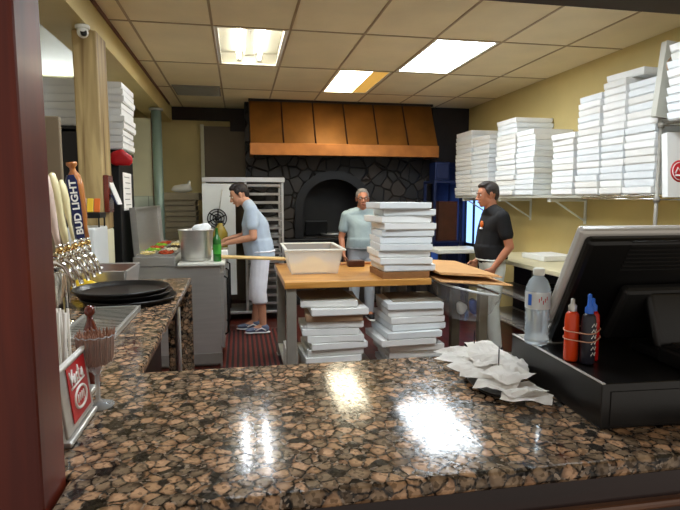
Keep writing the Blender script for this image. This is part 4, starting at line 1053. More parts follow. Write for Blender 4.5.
# ------------------------------------------------------------------ column, white cabinet and things at the left
b = MB(); b.box((-1.003, 4.085, 2.02), (0.156, 0.27, 1.34), bev=0.01); struct(b.build('trim_9', 'column_wood'))
b = MB(); b.box((-1.003, 4.085, 0.675), (0.156, 0.27, 1.35), bev=0.01); struct(b.build('trim_10', 'wall_pale'))
cm = thing('security_camera', 'small white dome security camera under the lowered beam', 'camera', (-0.985, 3.86, 2.691))
b = MB(); b.cyl((0, 0, -0.012), 0.045, 0.024, 24, bev=0.004); b.build('base', 'white_plastic', cm)
b = MB(); b.ell((0, 0, -0.045), (0.036, 0.036, 0.036)); b.build('body', 'white_plastic', cm)
b = MB(); b.cyl((0.012, -0.025, -0.055), 0.020, 0.02, 16, rot=(1.0, 0.3, 0)); tag(b.build('lens', 'black_plastic', cm), 'black lens')
wc = thing('ice_machine', 'white enamel ice machine cabinet in front of the wooden column', 'cabinet', (-1.06, 3.72, 0))
b = MB(); b.box((0, 0, 0.70), (0.33, 0.36, 1.37), bev=0.012); b.build('body', 'white_metal', wc)
b = MB(); b.box((0.0, -0.185, 0.95), (0.29, 0.014, 0.62), bev=0.005); d_ = b.build('door', 'white_metal', wc)
b = MB(); b.box((0.12, -0.197, 1.12), (0.03, 0.02, 0.06), bev=0.005); tag(b.build('latch', 'black_metal', d_), 'black latch')
p = thing('packet_rack', 'black wire rack holding small packets on the white cabinet', 'rack', (-0.985, 3.70, 1.386))
b = MB()
for x, y in ((-0.09, -0.07), (0.10, -0.07), (-0.09, 0.07), (0.10, 0.07)): b.tube([(x, y, 0), (x, y, 0.07)], 0.005, 6)
b.box((0.005, 0, 0.075), (0.21, 0.16, 0.035), bev=0.004); b.build('tray', 'black_metal', p)
for n, (c_, lb) in enumerate([('pinkish', 'pale pink packet, left end of the black packet rack'), ('logo_white', 'white packet, second from left in the black rack'), ('pinkish', 'pinkish packet, third from left in the black rack'),
                             ('yellow', 'yellow packet, fourth from left in the black rack'), ('orange', 'orange packet, right end of the black packet rack')]):
    b = MB(); b.box((0, 0, 0.045), (0.036, 0.012, 0.09), rot=(-0.25, 0, 0), bev=0.003); o = b.build('packet', c_, loc=(-1.065 + n * 0.041, 3.67, 1.386 + 0.0935)); tag(o, lb, 'packet', 'packets in the black rack')
p = thing('tablet_holder', 'small dark red box with papers fixed to the side of the column', 'box', (-0.907, 4.02, 1.60))
b = MB(); b.box((0, 0, 0), (0.035, 0.14, 0.26), bev=0.006); b.build('case', 'pepper_wood', p)
b = MB(); b.box((0.035, 0.02, 0.02), (0.008, 0.12, 0.20), rot=(0, -0.35, 0)); tag(b.build('papers', 'logo_white', p), 'white papers')
b = MB(); b.box((0.045, 0.0, -0.04), (0.006, 0.12, 0.08), rot=(0, -0.5, 0)); tag(b.build('blue_card', 'blue_dark', p), 'dark blue card')
# cabinets carrying the boxes at the left
p = thing('storage_cabinet', 'tall black cabinet behind the wooden column', 'cabinet', (-1.28, 5.25, 0))
b = MB(); b.box((0.12, 0, 0.98), (0.28, 0.62, 1.95), bev=0.006); b.build('body', 'black_matte', p)
b = MB(); b.box((0.03, 0, 1.975), (0.48, 0.64, 0.025), bev=0.004); b.build('top', 'black_metal', p)
b = MB(); b.box((0.262, 0.0, 1.63), (0.003, 0.36, 0.34)); tag(b.build('notice', 'paper', p), 'white paper notices'); 
b = MB()
for n in range(6): b.box((0.2645, 0.0 + (n % 2) * 0.04 - 0.02, 1.76 - n * 0.05), (0.001, 0.22, 0.008))
b.build('notice_lines', 'leg_grey', p)
stack(-1.215, 5.18, 1.989, 10, 'behind the wooden column, right of it', 'pizza boxes behind the column', size=(0.50 / BW, 0.52 / BW), jit=0.012, jr=0.02,
      mats=['white_box3'] * 10)
b = MB(); b.hull([((0, 0, 0.05), 0.05), ((0.10, 0.02, 0.04), 0.04), ((0.05, -0.02, 0.085), 0.03)]); o = b.build('red_bundle', 'red', loc=(-0.90, 4.86, 1.60)); 
tag(o, 'small red bundle hanging on the black cabinet under the boxes', 'bundle'); o.location = (-1.04, 4.908, 1.85); o.scale = (1, .5, 1.2)
p = thing('storage_cabinet', 'black cabinet left of the column under grey looking boxes', 'cabinet', (-1.42, 4.47, 0))
b = MB(); b.box((0, 0, 1.03), (0.58, 0.40, 2.06), bev=0.006); b.build('body', 'black_matte', p)
b = MB(); b.box((0, 0, 2.085), (0.60, 0.42, 0.025), bev=0.004); b.build('top', 'black_metal', p)
stack(-1.40, 4.47, 2.099, 6, 'left of the wooden column near the light', 'pizza boxes left of the column', size=(0.50 / BW, 0.36 / BW), jit=0.010, mats=['white_box2'] * 6)
ll = thing('wall_light', 'glowing white light box above the boxes left of the column', 'light', (-1.90, 6.6, 2.66))
b = MB(); b.box((0, 0, 0), (0.72, 0.10, 0.26), bev=0.01); b.build('housing', 'fixture', ll)
b = MB(); b.box((0, -0.054, 0), (0.68, 0.006, 0.22), bev=0.002); tag(b.build('diffuser', 'lamp_on', ll), 'glowing white diffuser')
# pipe
p = thing('vent_pipe', 'grey green vertical pipe behind the prep fridge', 'pipe', (-0.995, 7.05, 0))
b = MB(); b.cyl((0, 0, 1.33), 0.060, 2.66, 28); b.build('pipe', 'pipe', p)
b = MB(); b.cyl((0, 0, 2.66), 0.085, 0.03, 28, bev=0.006); b.cyl((0, 0, 1.02), 0.09, 0.05, 28, bev=0.006); b.build('collar', 'steel_dull', p)
# tan dough trays stacked at the back
p0 = None; z = 0.0
b = MB(); b.box((0, 0, 0.45), (0.50, 0.50, 0.90), bev=0.01); o = b.build('tray_dolly', 'wall_dark', loc=(-0.76, 7.6, 0)); tag(o, 'dark stand under the tan dough trays by the pipe', 'stand')
for n in range(9):
    lb = 'tan dough tray, %s in the stack by the grey pipe' % nth(8 - n)
    if p0 is None:
        b = MB(); b.box((0, 0, 0.035), (0.40, 0.44, 0.066), bev=0.010); b.box((0, 0, 0.062), (0.425, 0.46, 0.014), bev=0.004)
        p0 = b.build('dough_tray', 'dough_tray'); o = p0; tag(o, lb, 'tray', 'dough trays by the pipe')
    else: o = dup(p0, lb)
    o.location = (-0.775 + rb.uniform(-.006, .006), 7.58 + rb.uniform(-.006, .006), 0.901 + n * 0.0715)
b = MB(); b.box((0, 0, 0.05), (0.50, 0.52, 0.10), bev=0.01); o = b.build('cover_board', 'dough_tray', loc=(-0.775, 7.58, 0.901 + 9 * 0.0715)); tag(o, 'wide tan cover board on top of the dough tray stack', 'board')
b = MB(); b.hull([((0, 0, 0.04), (0.14, 0.1, 0.04)), ((0.05, 0, 0.09), (0.07, 0.06, 0.03)), ((-0.07, 0, 0.07), (0.05, 0.05, 0.03))]); b.hull([((0.08, 0, 0.06), 0.04), ((0.10, 0.02, 0.15), 0.015)])
o = b.build('plastic_bag', 'bin_film', loc=(-0.77, 7.58, 0.901 + 9 * 0.0715 + 0.101)); tag(o, 'pale plastic bag lying on the tan tray lid', 'bag')

# ------------------------------------------------------------------ baker's rack with sheet pans
rx0, rx1, ry0, ry1 = -0.44, 0.55, 6.85, 7.40
br = thing('bakers_rack', 'aluminium bakers rack of sheet pans in front of the stone wall', 'rack', (0.055, 7.12, 0))
for x in (-0.48, 0.02, 0.48):
    for y in (-0.26, 0.26):
        b = MB(); b.box((x, y, 0.96), (0.03, 0.03, 1.72), bev=0.003); b.build('upright', 'alu', br)
b = MB(); b.box((0, 0, 1.80), (1.02, 0.58, 0.06), bev=0.005); b.build('top', 'alu', br)
b = MB(); b.box((0, 0, 0.11), (1.0, 0.56, 0.03), bev=0.004); b.build('base', 'alu', br)
b = MB(); b.box((-0.31, -0.285, 1.05), (0.40, 0.012, 1.40), bev=0.003); tag(b.build('side_cover', 'white_metal', br), 'white cover panel')
for x, y in ((-0.46, -0.24), (0.46, -0.24), (-0.46, 0.24), (0.46, 0.24)):
    b = MB(); b.cyl((x, y, 0.05), 0.05, 0.03, 20, rot=(0, PI / 2, 0)); b.build('caster', 'black_plastic', br)
b = MB()
for n in range(15):
    for x in (0.04, 0.46): b.box((x, 0, 0.20 + n * 0.108), (0.03, 0.52, 0.006))
b.build('runners', 'alu', br)
sp0 = None
for n in range(15):
    lb = 'silver sheet pan, %s in the bakers rack' % nth(14 - n)
    if sp0 is None:
        b = MB(); b.box((0, 0, 0.002), (0.40, 0.50, 0.004))
        for s in (-1, 1): b.box((s * 0.203, 0, 0.016), (0.008, 0.51, 0.030), rot=(0, s * 0.15, 0)); b.box((0, s * 0.253, 0.016), (0.41, 0.008, 0.030), rot=(-s * 0.15, 0, 0))
        sp0 = b.build('sheet_pan', 'alu'); o = sp0; tag(o, lb, 'sheet pan', 'sheet pans in the bakers rack')
    else: o = dup(sp0, lb)
    o.location = (0.055 + 0.25, 7.12 + rb.uniform(-.012, .004), 0.204 + n * 0.108)
# utensils hanging on the white cover, things behind the man
p = thing('utensil_ring', 'dark round wire skimmer hanging on the white rack cover', 'utensil', (-0.28, 6.820, 1.32))
b = MB()
for q in (0.05, 0.085, 0.115): b.tube([(q * math.cos(2 * PI * k / 28), 0, q * math.sin(2 * PI * k / 28)) for k in range(28)], 0.007, 6, closed=True)
for k in range(6): b.tube([(0.02 * math.cos(k * PI / 3), 0, 0.02 * math.sin(k * PI / 3)), (0.115 * math.cos(k * PI / 3 + .4), 0, 0.115 * math.sin(k * PI / 3 + .4))], 0.009, 6)
b.cyl((0, -0.004, 0), 0.03, 0.014, 16, rot=(PI / 2, 0, 0)); b.build('basket', 'black_metal', p)
b = MB(); b.tube([(0.03, 0, 0.11), (0.07, 0.0, 0.36)], 0.007, 6); b.build('handle', 'steel', p)
p = thing('oil_jug', 'yellow oil jug standing behind the leaning man', 'jug', (-0.24, 6.60, bz))
b = MB(); b.lathe([(0, 0), (0.085, 0), (0.09, 0.01), (0.09, 0.17), (0.06, 0.23), (0.035, 0.26), (0.035, 0.29), (0, 0.29)], seg=24); b.build('body', 'oil', p)
b = MB(); b.cyl((0, 0, 0.305), 0.038, 0.03, 20, bev=0.004); tag(b.build('cap', 'black_plastic', p), 'black cap')
p = thing('blue_can', 'small blue can standing beside the yellow oil jug', 'can', (-0.40, 6.60, bz))
b = MB(); b.cyl((0, 0, 0.07), 0.045, 0.14, 20, bev=0.004); b.build('can', 'blue', p)
b = MB(); b.cyl((0, 0, 0.146), 0.04, 0.008, 20); tag(b.build('lid', 'steel', p), 'steel lid')
# ------------------------------------------------------------------ right side: worktop, corner
ct = thing('prep_counter', 'cream topped prep counter along the right wall', 'counter', (3.08, 5.0, 0))
b = MB(); b.box((0, -0.27, 0.90), (0.66, 2.42, 0.045), bev=0.006); b.build('worktop', 'cream_top', ct)
b = MB(); b.box((0.25, -0.27, 0.44), (0.14, 2.40, 0.87)); b.build('back_panel', 'black_matte', ct)
for y in (-1.4, -0.3, 0.85):
    b = MB(); b.box((-0.28, y, 0.44), (0.04, 0.04, 0.88), bev=0.004); b.build('leg', 'leg_olive', ct)
for z in (0.25, 0.55):
    b = MB()
    b.tube([(-0.30, -1.45, z), (-0.30, 0.90, z)], 0.010, 6); b.tube([(0.16, -1.45, z), (0.16, 0.90, z)], 0.010, 6)
    for n in range(40): b.tube([(-0.30, -1.44 + n * 0.06, z + 0.006), (0.16, -1.44 + n * 0.06, z + 0.006)], 0.004, 5)
    b.build('wire_shelf', 'steel', ct)
pizza_box('white pizza box lying on the cream worktop by the right wall', (3.22, 5.15, 0.9235), 0.05, 'white_box', size=(0.8, 0.9))
for n, (y, z, w, c_, lb) in enumerate([(4.35, 0.565, 0.20, 'steel', 'steel pan on the upper wire shelf below the worktop'), (4.75, 0.565, 0.24, 'black_plastic', 'black tub on the upper wire shelf below the worktop'),
                                      (4.25, 0.265, 0.24, 'cheese', 'pale yellow tub on the lower wire shelf below the worktop'), (4.7, 0.265, 0.26, 'steel_dull', 'dull steel tub on the lower wire shelf below the worktop')]):
    b = MB(); frustum_shell(b, w, w * 1.1, w * 1.15, w * 1.25, 0.14, 0.006); o = b.build('storage_tub', c_, loc=(3.02, y, z)); tag(o, lb, 'tub', 'tubs on the wire shelves')
sd = thing('side_table', 'small white topped table behind the man in the black shirt', 'table', (2.62, 6.25, 0))
b = MB(); b.box((0, 0, 0.93), (0.60, 0.45, 0.05), bev=0.008); b.build('tabletop', 'white_plastic', sd)
for x in (-0.26, 0.26):
    for y in (-0.18, 0.18):
        b = MB(); b.box((x, y, 0.45), (0.035, 0.035, 0.90)); b.build('leg', 'black_metal', sd)
# blue steel rack with carton
bk = thing('blue_rack', 'dark blue steel rack in the back right corner', 'rack', (2.90, 7.33, 0))
for x in (-0.22, 0.17):
    for y in (-0.2, 0.2):
        b = MB(); b.box((x, y, 0.91), (0.035, 0.035, 1.82)); b.build('upright', 'blue_dark', bk)
for z in (0.35, 0.95, 1.80):
    b = MB(); b.box((-0.02, 0, z), (0.43, 0.44, 0.03), bev=0.003); b.build('shelf', 'blue_dark', bk)
b = MB(); b.box((0, 0, 0.28), (0.28, 0.30, 0.56), bev=0.006); o = b.build('carton', 'tan_card', loc=(2.91, 7.34, 0.966)); o.data.materials[0] = M['brown_inside']; tag(o, 'tall brown carton standing in the blue rack', 'carton')
b = MB(); b.box((0, 0, 0.13), (0.22, 0.24, 0.26), bev=0.012); b.box((0, -0.125, 0.13), (0.17, 0.012, 0.20), bev=0.004); o = b.build('blue_crate', 'blue_dark', loc=(2.81, 7.30, 1.816)); tag(o, 'dark blue crate on top of the blue rack', 'crate')
b = MB(); b.box((0, 0, 0.12), (0.24, 0.26, 0.24), bev=0.02); o = b.build('blue_tub', 'blue', loc=(2.86, 7.30, 0.366)); tag(o, 'bright blue tub on the lower shelf of the blue rack', 'tub')
p = thing('blue_box', 'bright blue box on the floor stand behind the stacked white boxes', 'box', (2.52, 6.95, 0.62))
b = MB(); b.box((0, 0, 0.14), (0.26, 0.2, 0.28), bev=0.01); b.build('body', 'blue', p)
b = MB(); b.box((0, 0, -0.31), (0.24, 0.2, 0.62)); tag(b.build('pedestal', 'wall_dark', p), 'dark pedestal')
# closed door in the corner and a daylit window in the right wall
b = MB()
b.box((2.90, 7.72, 1.05), (0.07, 0.07, 2.1)); b.box((3.375, 7.72, 1.05), (0.07, 0.07, 2.1)); b.box((3.14, 7.72, 2.07), (0.5, 0.07, 0.07)); b.box((3.14, 7.73, 1.05), (0.44, 0.04, 2.1))
struct(b.build('door_2', 'blue_dark'))
b = MB(); b.box((3.412, 7.36, 1.28), (0.012, 0.62, 0.76)); struct(b.build('window_1', 'daylight_pane'))
b = MB()
for y in (7.03, 7.40, 7.69): b.box((3.405, y, 1.28), (0.04, 0.04, 0.84))
for z in (0.88, 1.68): b.box((3.405, 7.36, z), (0.04, 0.70, 0.04))
struct(b.build('trim_11', 'black_metal'))
b = MB(); b.box((3.14, 7.95, 1.5), (0.6, 0.1, 3.0)); b.box((3.14, 7.76, 2.51), (0.58, 0.1, 0.81)); struct(b.build('wall_corner', 'wall_dark'))

# ------------------------------------------------------------------ people
def bake(mb, name, m, parent, voxel=0.006, smooth=4, sub=None):
    o = mb.build(name, m, None)
    r = o.modifiers.new('r', 'REMESH'); r.mode = 'VOXEL'; r.voxel_size = voxel; r.use_smooth_shade = True
    s = o.modifiers.new('s', 'SMOOTH'); s.iterations = smooth; s.factor = 0.5
    bpy.context.view_layer.update()
    me = bpy.data.meshes.new_from_object(o.evaluated_get(bpy.context.evaluated_depsgraph_get()))
    me.name = name
    old = o.data; o.modifiers.clear(); o.data = me; bpy.data.meshes.remove(old)
    me.materials.clear(); me.materials.append(M[m])
    for p in me.polygons: p.use_smooth = True
    o.name = name; o.parent = parent
    return o

V = lambda *a: Vector(a)
def limb(b, a, c, ra, rc): b.hull([(a, ra), (c, rc)], seg=12, rings=8)

def hand(b, w, d, n, side, curl=0.5, k=1.0):
    """palm and five fingers: w wrist, d direction of the fingers, n palm normal (towards the palm side), side the thumb's direction"""
    d = d.normalized(); n = (n - d * n.dot(d)).normalized(); t = d.cross(n)
    if t.dot(side) < 0: t = -t
    b.hull([(w, 0.024 * k), (w + d * 0.02 * k, 0.025 * k)])
    kn = [w + d * (0.088 - 0.004 * abs(i - 1)) * k + t * (0.031 - 0.0215 * i) * k for i in range(4)]
    b.hull([(w + d * 0.015 * k + t * 0.016 * k, 0.016 * k), (w + d * 0.015 * k - t * 0.016 * k, 0.016 * k), (kn[0], 0.0115 * k), (kn[3], 0.0105 * k)])
    for i, L in enumerate((0.072, 0.080, 0.074, 0.058)):
        a0 = curl * 0.55; a1 = curl * 1.3; a2 = curl * 1.9
        spread = t * (0.07 * (1.5 - i))
        p = kn[i]
        for a, f, r0, r1 in ((a0, 0.46, 0.0088, 0.0084), (a1, 0.31, 0.0084, 0.0078), (a2, 0.25, 0.0078, 0.0066)):
            dd = (d * math.cos(a) + n * math.sin(a) + spread).normalized()
            q = p + dd * L * f * k
            b.hull([(p, r0 * k), (q, r1 * k)], seg=10, rings=6); p = q
    p = w + d * 0.030 * k + t * 0.022 * k
    for dd, L, r0, r1 in ((t * 0.75 + d * 0.6 + n * 0.25, 0.042, 0.014, 0.0105), (t * 0.30 + d * 0.9 + n * 0.30, 0.030, 0.0105, 0.0095), (d + n * 0.35, 0.024, 0.0092, 0.0072)):
        q = p + dd.normalized() * L * k; b.hull([(p, r0 * k), (q, r1 * k)], seg=10, rings=6); p = q

def head(b, c, R, k=1.0):
    """skull, jaw, nose and ears into the body mesh; R orients local (+Y face, +Z up); returns a point transformer"""
    def P(x, y, z): return c + R @ (V(x, y, z) * k)
    def H(balls):
        t = MB(); t.hull(balls, seg=16, rings=10)
        for v in t.bm.verts: v.co = P(*v.co)
        b._merge(t.bm, Matrix.Identity(4), None, True)
    H([((0, -0.022, 0.030), (0.074, 0.088, 0.086))])                                     # cranium
    H([((0, 0.035, 0.030), (0.062, 0.050, 0.060)), ((0, 0.045, -0.030), (0.056, 0.042, 0.04))])   # face
    H([((0, 0.040, -0.03), (0.054, 0.04, 0.035)), ((0, 0.058, -0.088), (0.026, 0.024, 0.020)), ((0.040, 0.0, -0.055), (0.018, 0.024, 0.02)), ((-0.040, 0.0, -0.055), (0.018, 0.024, 0.02))])
    H([((0, 0.086, 0.012), 0.008), ((0, 0.108, -0.026), 0.011)]); H([((0.011, 0.096, -0.031), 0.009), ((-0.011, 0.096, -0.031), 0.009)])
    H([((-0.024, 0.082, 0.026), 0.009), ((0.024, 0.082, 0.026), 0.009)])                  # brow ridge
    H([((-0.014, 0.082, -0.058), 0.009), ((0.014, 0.082, -0.058), 0.009), ((0, 0.090, -0.058), 0.008)])
    for s in (-1, 1): H([((s * 0.077, -0.010, 0.010), (0.009, 0.016, 0.020)), ((s * 0.074, -0.004, -0.022), (0.007, 0.010, 0.014))])
    return P, H

def face_parts(root, P, R, k, hair_m, style):
    E_ = R.to_euler()
    for s in (-1, 1):
        m = MB(); m.ell((0, 0, 0), (0.0125, 0.0115, 0.0095)); m.mats = []
        e = m.build('eye', 'eye', root); e.location = P(s * 0.031, 0.0735, 0.008); e.rotation_euler = E_
        m = MB(); m.ell((0, 0.0095, 0), (0.0058, 0.0035, 0.0058)); m.build('iris', 'iris', e)
        m = MB(); m.tube([P(s * 0.014, 0.094, 0.028), P(s * 0.032, 0.092, 0.033), P(s * 0.048, 0.080, 0.028)], 0.0045, 6); m.build('eyebrow', hair_m, root)
    m = MB(); m.tube([P(-0.022, 0.086, -0.059), P(-0.01, 0.0965, -0.056), P(0, 0.0985, -0.057), P(0.01, 0.0965, -0.056), P(0.022, 0.086, -0.059)], 0.004, 6)
    m.build('mouth', 'lip', root)
    hb = MB()
    def H(balls):
        t = MB(); t.hull(balls, seg=16, rings=10)
        for v in t.bm.verts: v.co = P(*v.co)
        hb._merge(t.bm, Matrix.Identity(4), None, True)
    H([((0, -0.030, 0.048), (0.080, 0.090, 0.082))])
    H([((0, -0.070, 0.02), (0.068, 0.050, 0.07)), ((0, -0.072, -0.030), (0.052, 0.034, 0.030))])
    if style == 'full':
        H([((-0.03, 0.045, 0.098), (0.030, 0.028, 0.022)), ((0.035, 0.048, 0.092), (0.028, 0.024, 0.020)), ((0, 0.0, 0.115), (0.055, 0.05, 0.022))])
        for s in (-1, 1): H([((s * 0.070, 0.006, 0.050), (0.012, 0.030, 0.034)), ((s * 0.072, 0.004, 0.014), (0.007, 0.010, 0.020))])
    else:
        H([((0, 0.03, 0.090), (0.045, 0.034, 0.022)), ((0, -0.01, 0.108), (0.055, 0.05, 0.020))])
        for s in (-1, 1): H([((s * 0.070, -0.004, 0.045), (0.010, 0.024, 0.030)), ((s * 0.073, 0.0, 0.012), (0.005, 0.009, 0.018))])
    bake(hb, 'hair', hair_m, root, 0.006, 3)

def person(label, loc, rz, J, shirt, pants, shoe, skin, hair, hstyle, pant_end=None, k=1.0, shirt_len=None, extra=None, girth=1.0):
    root = thing('person', label, 'person', loc, rz)
    R = Euler(J['head_rot']).to_matrix()
    b = MB()
    P, _ = head(b, J['head'], R, k)
    nk = J['neck']; ch = J['chest']; be = J['belly']; pv = J['pelvis']
    limb(b, J['head'] + R @ V(0, -0.02, -0.06), nk, 0.060, 0.066)
    sh = J['shoulder']; el = J['elbow']; wr = J['wrist']
    def torso(b, g):
        b.hull([(sh[0] * 0.72 + nk * 0.28, 0.060 + g), (sh[1] * 0.72 + nk * 0.28, 0.060 + g), (nk, 0.062 + g * 0.6)])
        b.hull([(sh[0] * 0.82 + ch * 0.18, (0.066 + g, 0.070 + g, 0.07)), (sh[1] * 0.82 + ch * 0.18, (0.066 + g, 0.070 + g, 0.07)), (ch, (0.155 * girth + g, 0.112 * girth + g, 0.12))])
        b.hull([(ch, (0.155 * girth + g, 0.112 * girth + g, 0.12)), (be, (0.150 * girth + g, 0.122 * girth + g, 0.09))])
        b.hull([(be, (0.150 * girth + g, 0.122 * girth + g, 0.09)), (pv + V(0, 0, 0.03), (0.158 * girth + g, 0.118 * girth + g, 0.07))])
    torso(b, 0.0)
    hp, kn, an = J['hip'], J['knee'], J['ankle']
    b.hull([(pv + V(0, 0, 0.03), (0.158 * girth, 0.115 * girth, 0.07)), (hp[0], 0.085), (hp[1], 0.085)])
    for i in (0, 1):
        limb(b, sh[i], el[i], 0.054, 0.043); limb(b, el[i], el[i] * 0.7 + wr[i] * 0.3, 0.039, 0.040); limb(b, el[i] * 0.7 + wr[i] * 0.3, wr[i], 0.040, 0.027)
        hand(b, wr[i], J['hand_d'][i], J['palm'][i], J['thumb'][i], J.get('curl', (0.5, 0.5))[i])
        limb(b, hp[i], kn[i], 0.086, 0.054); limb(b, kn[i], kn[i] * 0.68 + an[i] * 0.32 + V(0, -0.015, 0), 0.054, 0.056); limb(b, kn[i] * 0.68 + an[i] * 0.32 + V(0, -0.015, 0), an[i], 0.056, 0.038)
        b.hull([(an[i], 0.040), (an[i] + V(0, 0.13, -0.05), (0.036, 0.05, 0.022)), (an[i] + V(0, -0.03, -0.045), 0.030)])
    bake(b, 'body', skin, root, 0.0055, 3)
    # shirt with short sleeves
    s = MB(); torso(s, 0.014)
    hem = J.get('hem', V(0, 0, -0.05))
    s.hull([(be, (0.158 * girth + 0.014, 0.130 * girth + 0.014, 0.09)), (pv + hem, (0.168 * girth + 0.016, 0.130 * girth + 0.016, 0.03))])
    for i in (0, 1):
        m = sh[i].lerp(el[i], 0.5)
        s.hull([(sh[i], 0.072), (m, 0.067)]); s.hull([(sh[i].lerp(el[i], 0.4), 0.068), (sh[i].lerp(el[i], 0.58), 0.067)])
    so = bake(s, 'shirt', shirt, root, 0.009, 4)
    p = MB()
    p.hull([(pv + V(0, 0, 0.05), (0.166 * girth, 0.126 * girth, 0.05)), (hp[0], 0.100), (hp[1], 0.100)])
    for i in (0, 1):
        if pant_end:
            e = kn[i].lerp(an[i], pant_end); p.hull([(hp[i], 0.108), (kn[i], 0.094)]); p.hull([(kn[i], 0.094), (e, (0.092, 0.094, 0.03))])
        else:
            p.hull([(hp[i], 0.100), (kn[i], 0.074)]); p.hull([(kn[i], 0.074), (an[i] + V(0, 0, 0.0), (0.062, 0.064, 0.03))])
    bake(p, 'trousers' if not pant_end else 'shorts', pants, root, 0.009, 4)
    m = MB(); m.tube([pv + V(0.168 * girth * math.cos(2 * PI * q / 28), 0.130 * girth * math.sin(2 * PI * q / 28), 0.03) for q in range(28)], 0.012, 6, closed=True); m.build('waistband', pants, root)
    for i in (0, 1):
        a = an[i]; m = MB()
        m.hull([(V(a.x, a.y - 0.02, 0.055), (0.044, 0.052, 0.045)), (V(a.x, a.y + 0.15, 0.04), (0.044, 0.06, 0.026))]); m.hull([(V(a.x, a.y - 0.005, 0.09), (0.045, 0.05, 0.02)), (V(a.x, a.y, 0.055), (0.044, 0.06, 0.035))])
        sho = bake(m, 'shoe', shoe, root, 0.007, 3)
        m = MB(); m.hull([(V(a.x, a.y - 0.03, 0.014), (0.046, 0.052, 0.013)), (V(a.x, a.y + 0.155, 0.014), (0.047, 0.064, 0.013))]); m.build('sole', 'white_sole', sho)
        if shoe == 'shoe_navy':
            for q in range(3):
                m = MB(); m.tube([(a.x - 0.04, a.y + 0.04 + q * 0.03, 0.055), (a.x, a.y + 0.05 + q * 0.03, 0.092 - q * 0.011), (a.x + 0.04, a.y + 0.04 + q * 0.03, 0.055)], 0.005, 5); m.build('lace', 'white_sole', sho)
            m = MB()
            for sx in (-1, 1): m.tube([(a.x + sx * 0.046, a.y - 0.03, 0.04), (a.x + sx * 0.048, a.y + 0.02, 0.07), (a.x + sx * 0.047, a.y + 0.09, 0.04)], 0.008, 5)
            m.build('side_stripe', 'white_sole', sho)
    face_parts(root, P, R, k, hair, hstyle)
    if extra: extra(root, P, R)
    return root

# the man in shorts, leaning over the prep counter (faces -X)
JL = dict(head=V(0.02, 0.215, 1.585), head_rot=(-0.42, 0, 0.05), neck=V(0, 0.115, 1.475), chest=V(0, 0.04, 1.25), belly=V(0, 0.02, 1.07), pelvis=V(0, -0.01, 0.92),
          shoulder=[V(-0.205, 0.085, 1.42), V(0.205, 0.085, 1.42)], elbow=[V(-0.265, 0.07, 1.125), V(0.225, 0.16, 1.11)], wrist=[V(-0.15, 0.335, 1.06), V(0.12, 0.37, 1.075)],
          hand_d=[V(0.15, 1, -0.25), V(-0.15, 1, -0.3)], palm=[V(0, -0.2, -1), V(0, -0.2, -1)], thumb=[V(1, 0, 0), V(-1, 0, 0)], curl=(0.35, 0.4),
          hip=[V(-0.095, -0.01, 0.86), V(0.095, -0.01, 0.86)], knee=[V(-0.10, 0.02, 0.48), V(0.105, 0.03, 0.48)], ankle=[V(-0.10, -0.03, 0.085), V(0.11, 0.06, 0.085)], hem=V(0, 0, -0.03))
person('man in grey t-shirt, white shorts and sneakers leaning over the prep counter', (0.21, 6.20, 0.019), PI / 2, JL, 'tee_grey', 'shorts', 'shoe_navy', 'skin', 'hair_dark', 'full', pant_end=0.28, girth=1.26, k=1.06)

# the man with glasses behind the work table (faces the camera)
def glasses(root, P, R):
    m = MB()
    for s in (-1, 1): m.tube([P(s * 0.031 + 0.021 * math.cos(2 * PI * q / 20), 0.099 - 0.008 * abs(math.cos(2 * PI * q / 20)), 0.006 + 0.016 * math.sin(2 * PI * q / 20)) for q in range(20)], 0.0028, 5, closed=True); m.tube([P(s * 0.052, 0.092, 0.008), P(s * 0.078, 0.05, 0.012), P(s * 0.082, -0.005, 0.014)], 0.0026, 5)
    m.tube([P(-0.010, 0.099, 0.010), P(0, 0.102, 0.012), P(0.010, 0.099, 0.010)], 0.0026, 5)
    m.build('glasses', 'frame_black', root)
JM = dict(head=V(0.0, 0.03, 1.56), head_rot=(-0.02, 0, -0.1), neck=V(0, -0.005, 1.405), chest=V(0, 0.0, 1.21), belly=V(0, 0.015, 1.04), pelvis=V(0, 0, 0.91),
          shoulder=[V(-0.20, -0.01, 1.345), V(0.20, -0.01, 1.345)], elbow=[V(-0.265, -0.02, 1.07), V(0.265, -0.03, 1.07)], wrist=[V(-0.25, 0.10, 0.87), V(0.255, 0.08, 0.86)],
          hand_d=[V(0.15, 0.35, -1), V(-0.15, 0.35, -1)], palm=[V(1, 0, 0.1), V(-1, 0, 0.1)], thumb=[V(0, 1, 0), V(0, 1, 0)], curl=(0.55, 0.55),
          hip=[V(-0.09, 0, 0.85), V(0.09, 0, 0.85)], knee=[V(-0.10, 0.02, 0.47), V(0.10, 0.03, 0.47)], ankle=[V(-0.11, -0.02, 0.085), V(0.11, 0.0, 0.085)], hem=V(0, 0, 0.04))
person('man with glasses and grey hair in a grey-green t-shirt behind the work table', (1.54, 6.70, 0), PI, JM, 'tee_grey2', 'trousers2', 'shoe_dark', 'skin_tan', 'hair_grey', 'short', extra=glasses, girth=1.18, k=1.06)

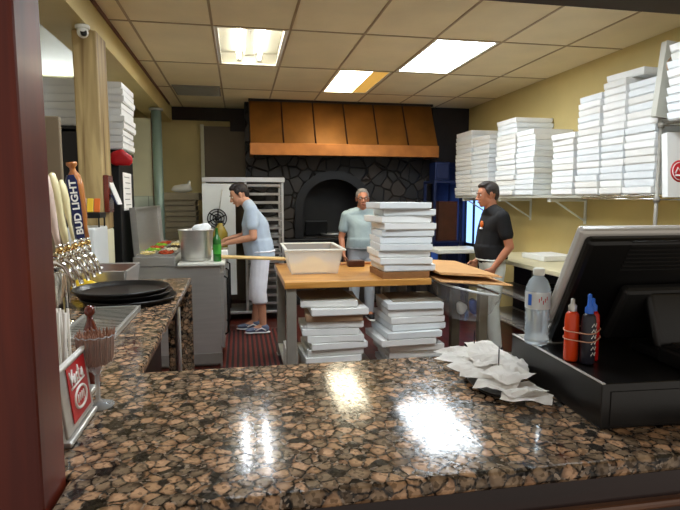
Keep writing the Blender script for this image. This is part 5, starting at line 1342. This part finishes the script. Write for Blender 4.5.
# the man in black by the wall shelf (faces -X)
def chest_logo(root, P, R):
    m = MB(); m.ell((-0.075, 0.146, 1.315), (0.026, 0.016, 0.034)); m.build('chest_emblem', 'orange', root)
    m = MB(); m.ell((-0.062, 0.148, 1.272), (0.03, 0.016, 0.012)); tag(m.build('chest_emblem', 'logo_white', root), 'white emblem lettering')
JR = dict(head=V(0.0, 0.075, 1.60), head_rot=(-0.10, 0, 0.04), neck=V(0, 0.02, 1.455), chest=V(0, 0.02, 1.255), belly=V(0, 0.035, 1.08), pelvis=V(0, 0.01, 0.93),
          shoulder=[V(-0.205, -0.01, 1.385), V(0.205, -0.01, 1.385)], elbow=[V(-0.25, -0.075, 1.10), V(0.25, -0.04, 1.10)], wrist=[V(-0.225, 0.065, 0.90), V(0.2, 0.10, 0.92)],
          hand_d=[V(0.1, 0.5, -1), V(-0.1, 0.6, -0.8)], palm=[V(1, 0, 0.0), V(-1, 0, 0.0)], thumb=[V(0, 1, 0.3), V(0, 1, 0.3)], curl=(0.5, 0.5),
          hip=[V(-0.095, 0.0, 0.87), V(0.095, 0.0, 0.87)], knee=[V(-0.10, 0.03, 0.49), V(0.10, 0.05, 0.49)], ankle=[V(-0.11, -0.02, 0.085), V(0.11, 0.03, 0.085)], hem=V(0, 0, 0.045))
person('man in a black t-shirt and pale trousers standing beside the wall shelf', (2.51, 5.0, 0), PI / 2 - 0.12, JR, 'tee_black', 'trousers', 'shoe_dark', 'skin_tan', 'hair_brown', 'full', extra=chest_logo, girth=1.10, k=1.05)

# ------------------------------------------------------------------ light and render
w = bpy.data.worlds.new('bar_room'); S.world = w; w.use_nodes = True
w.node_tree.nodes['Background'].inputs['Color'].default_value = (1.0, 0.92, 0.82, 1)
w.node_tree.nodes['Background'].inputs['Strength'].default_value = 0.26
S.view_settings.view_transform = 'Standard'; S.view_settings.look = 'None'
S.view_settings.exposure = 1.38; S.view_settings.gamma = 1.0; S.view_settings.use_curve_mapping = False
S.cycles.use_denoising = True
S.cycles.max_bounces = 10; S.cycles.transparent_max_bounces = 16; S.cycles.transmission_bounces = 8
S.cycles.sample_clamp_indirect = 8
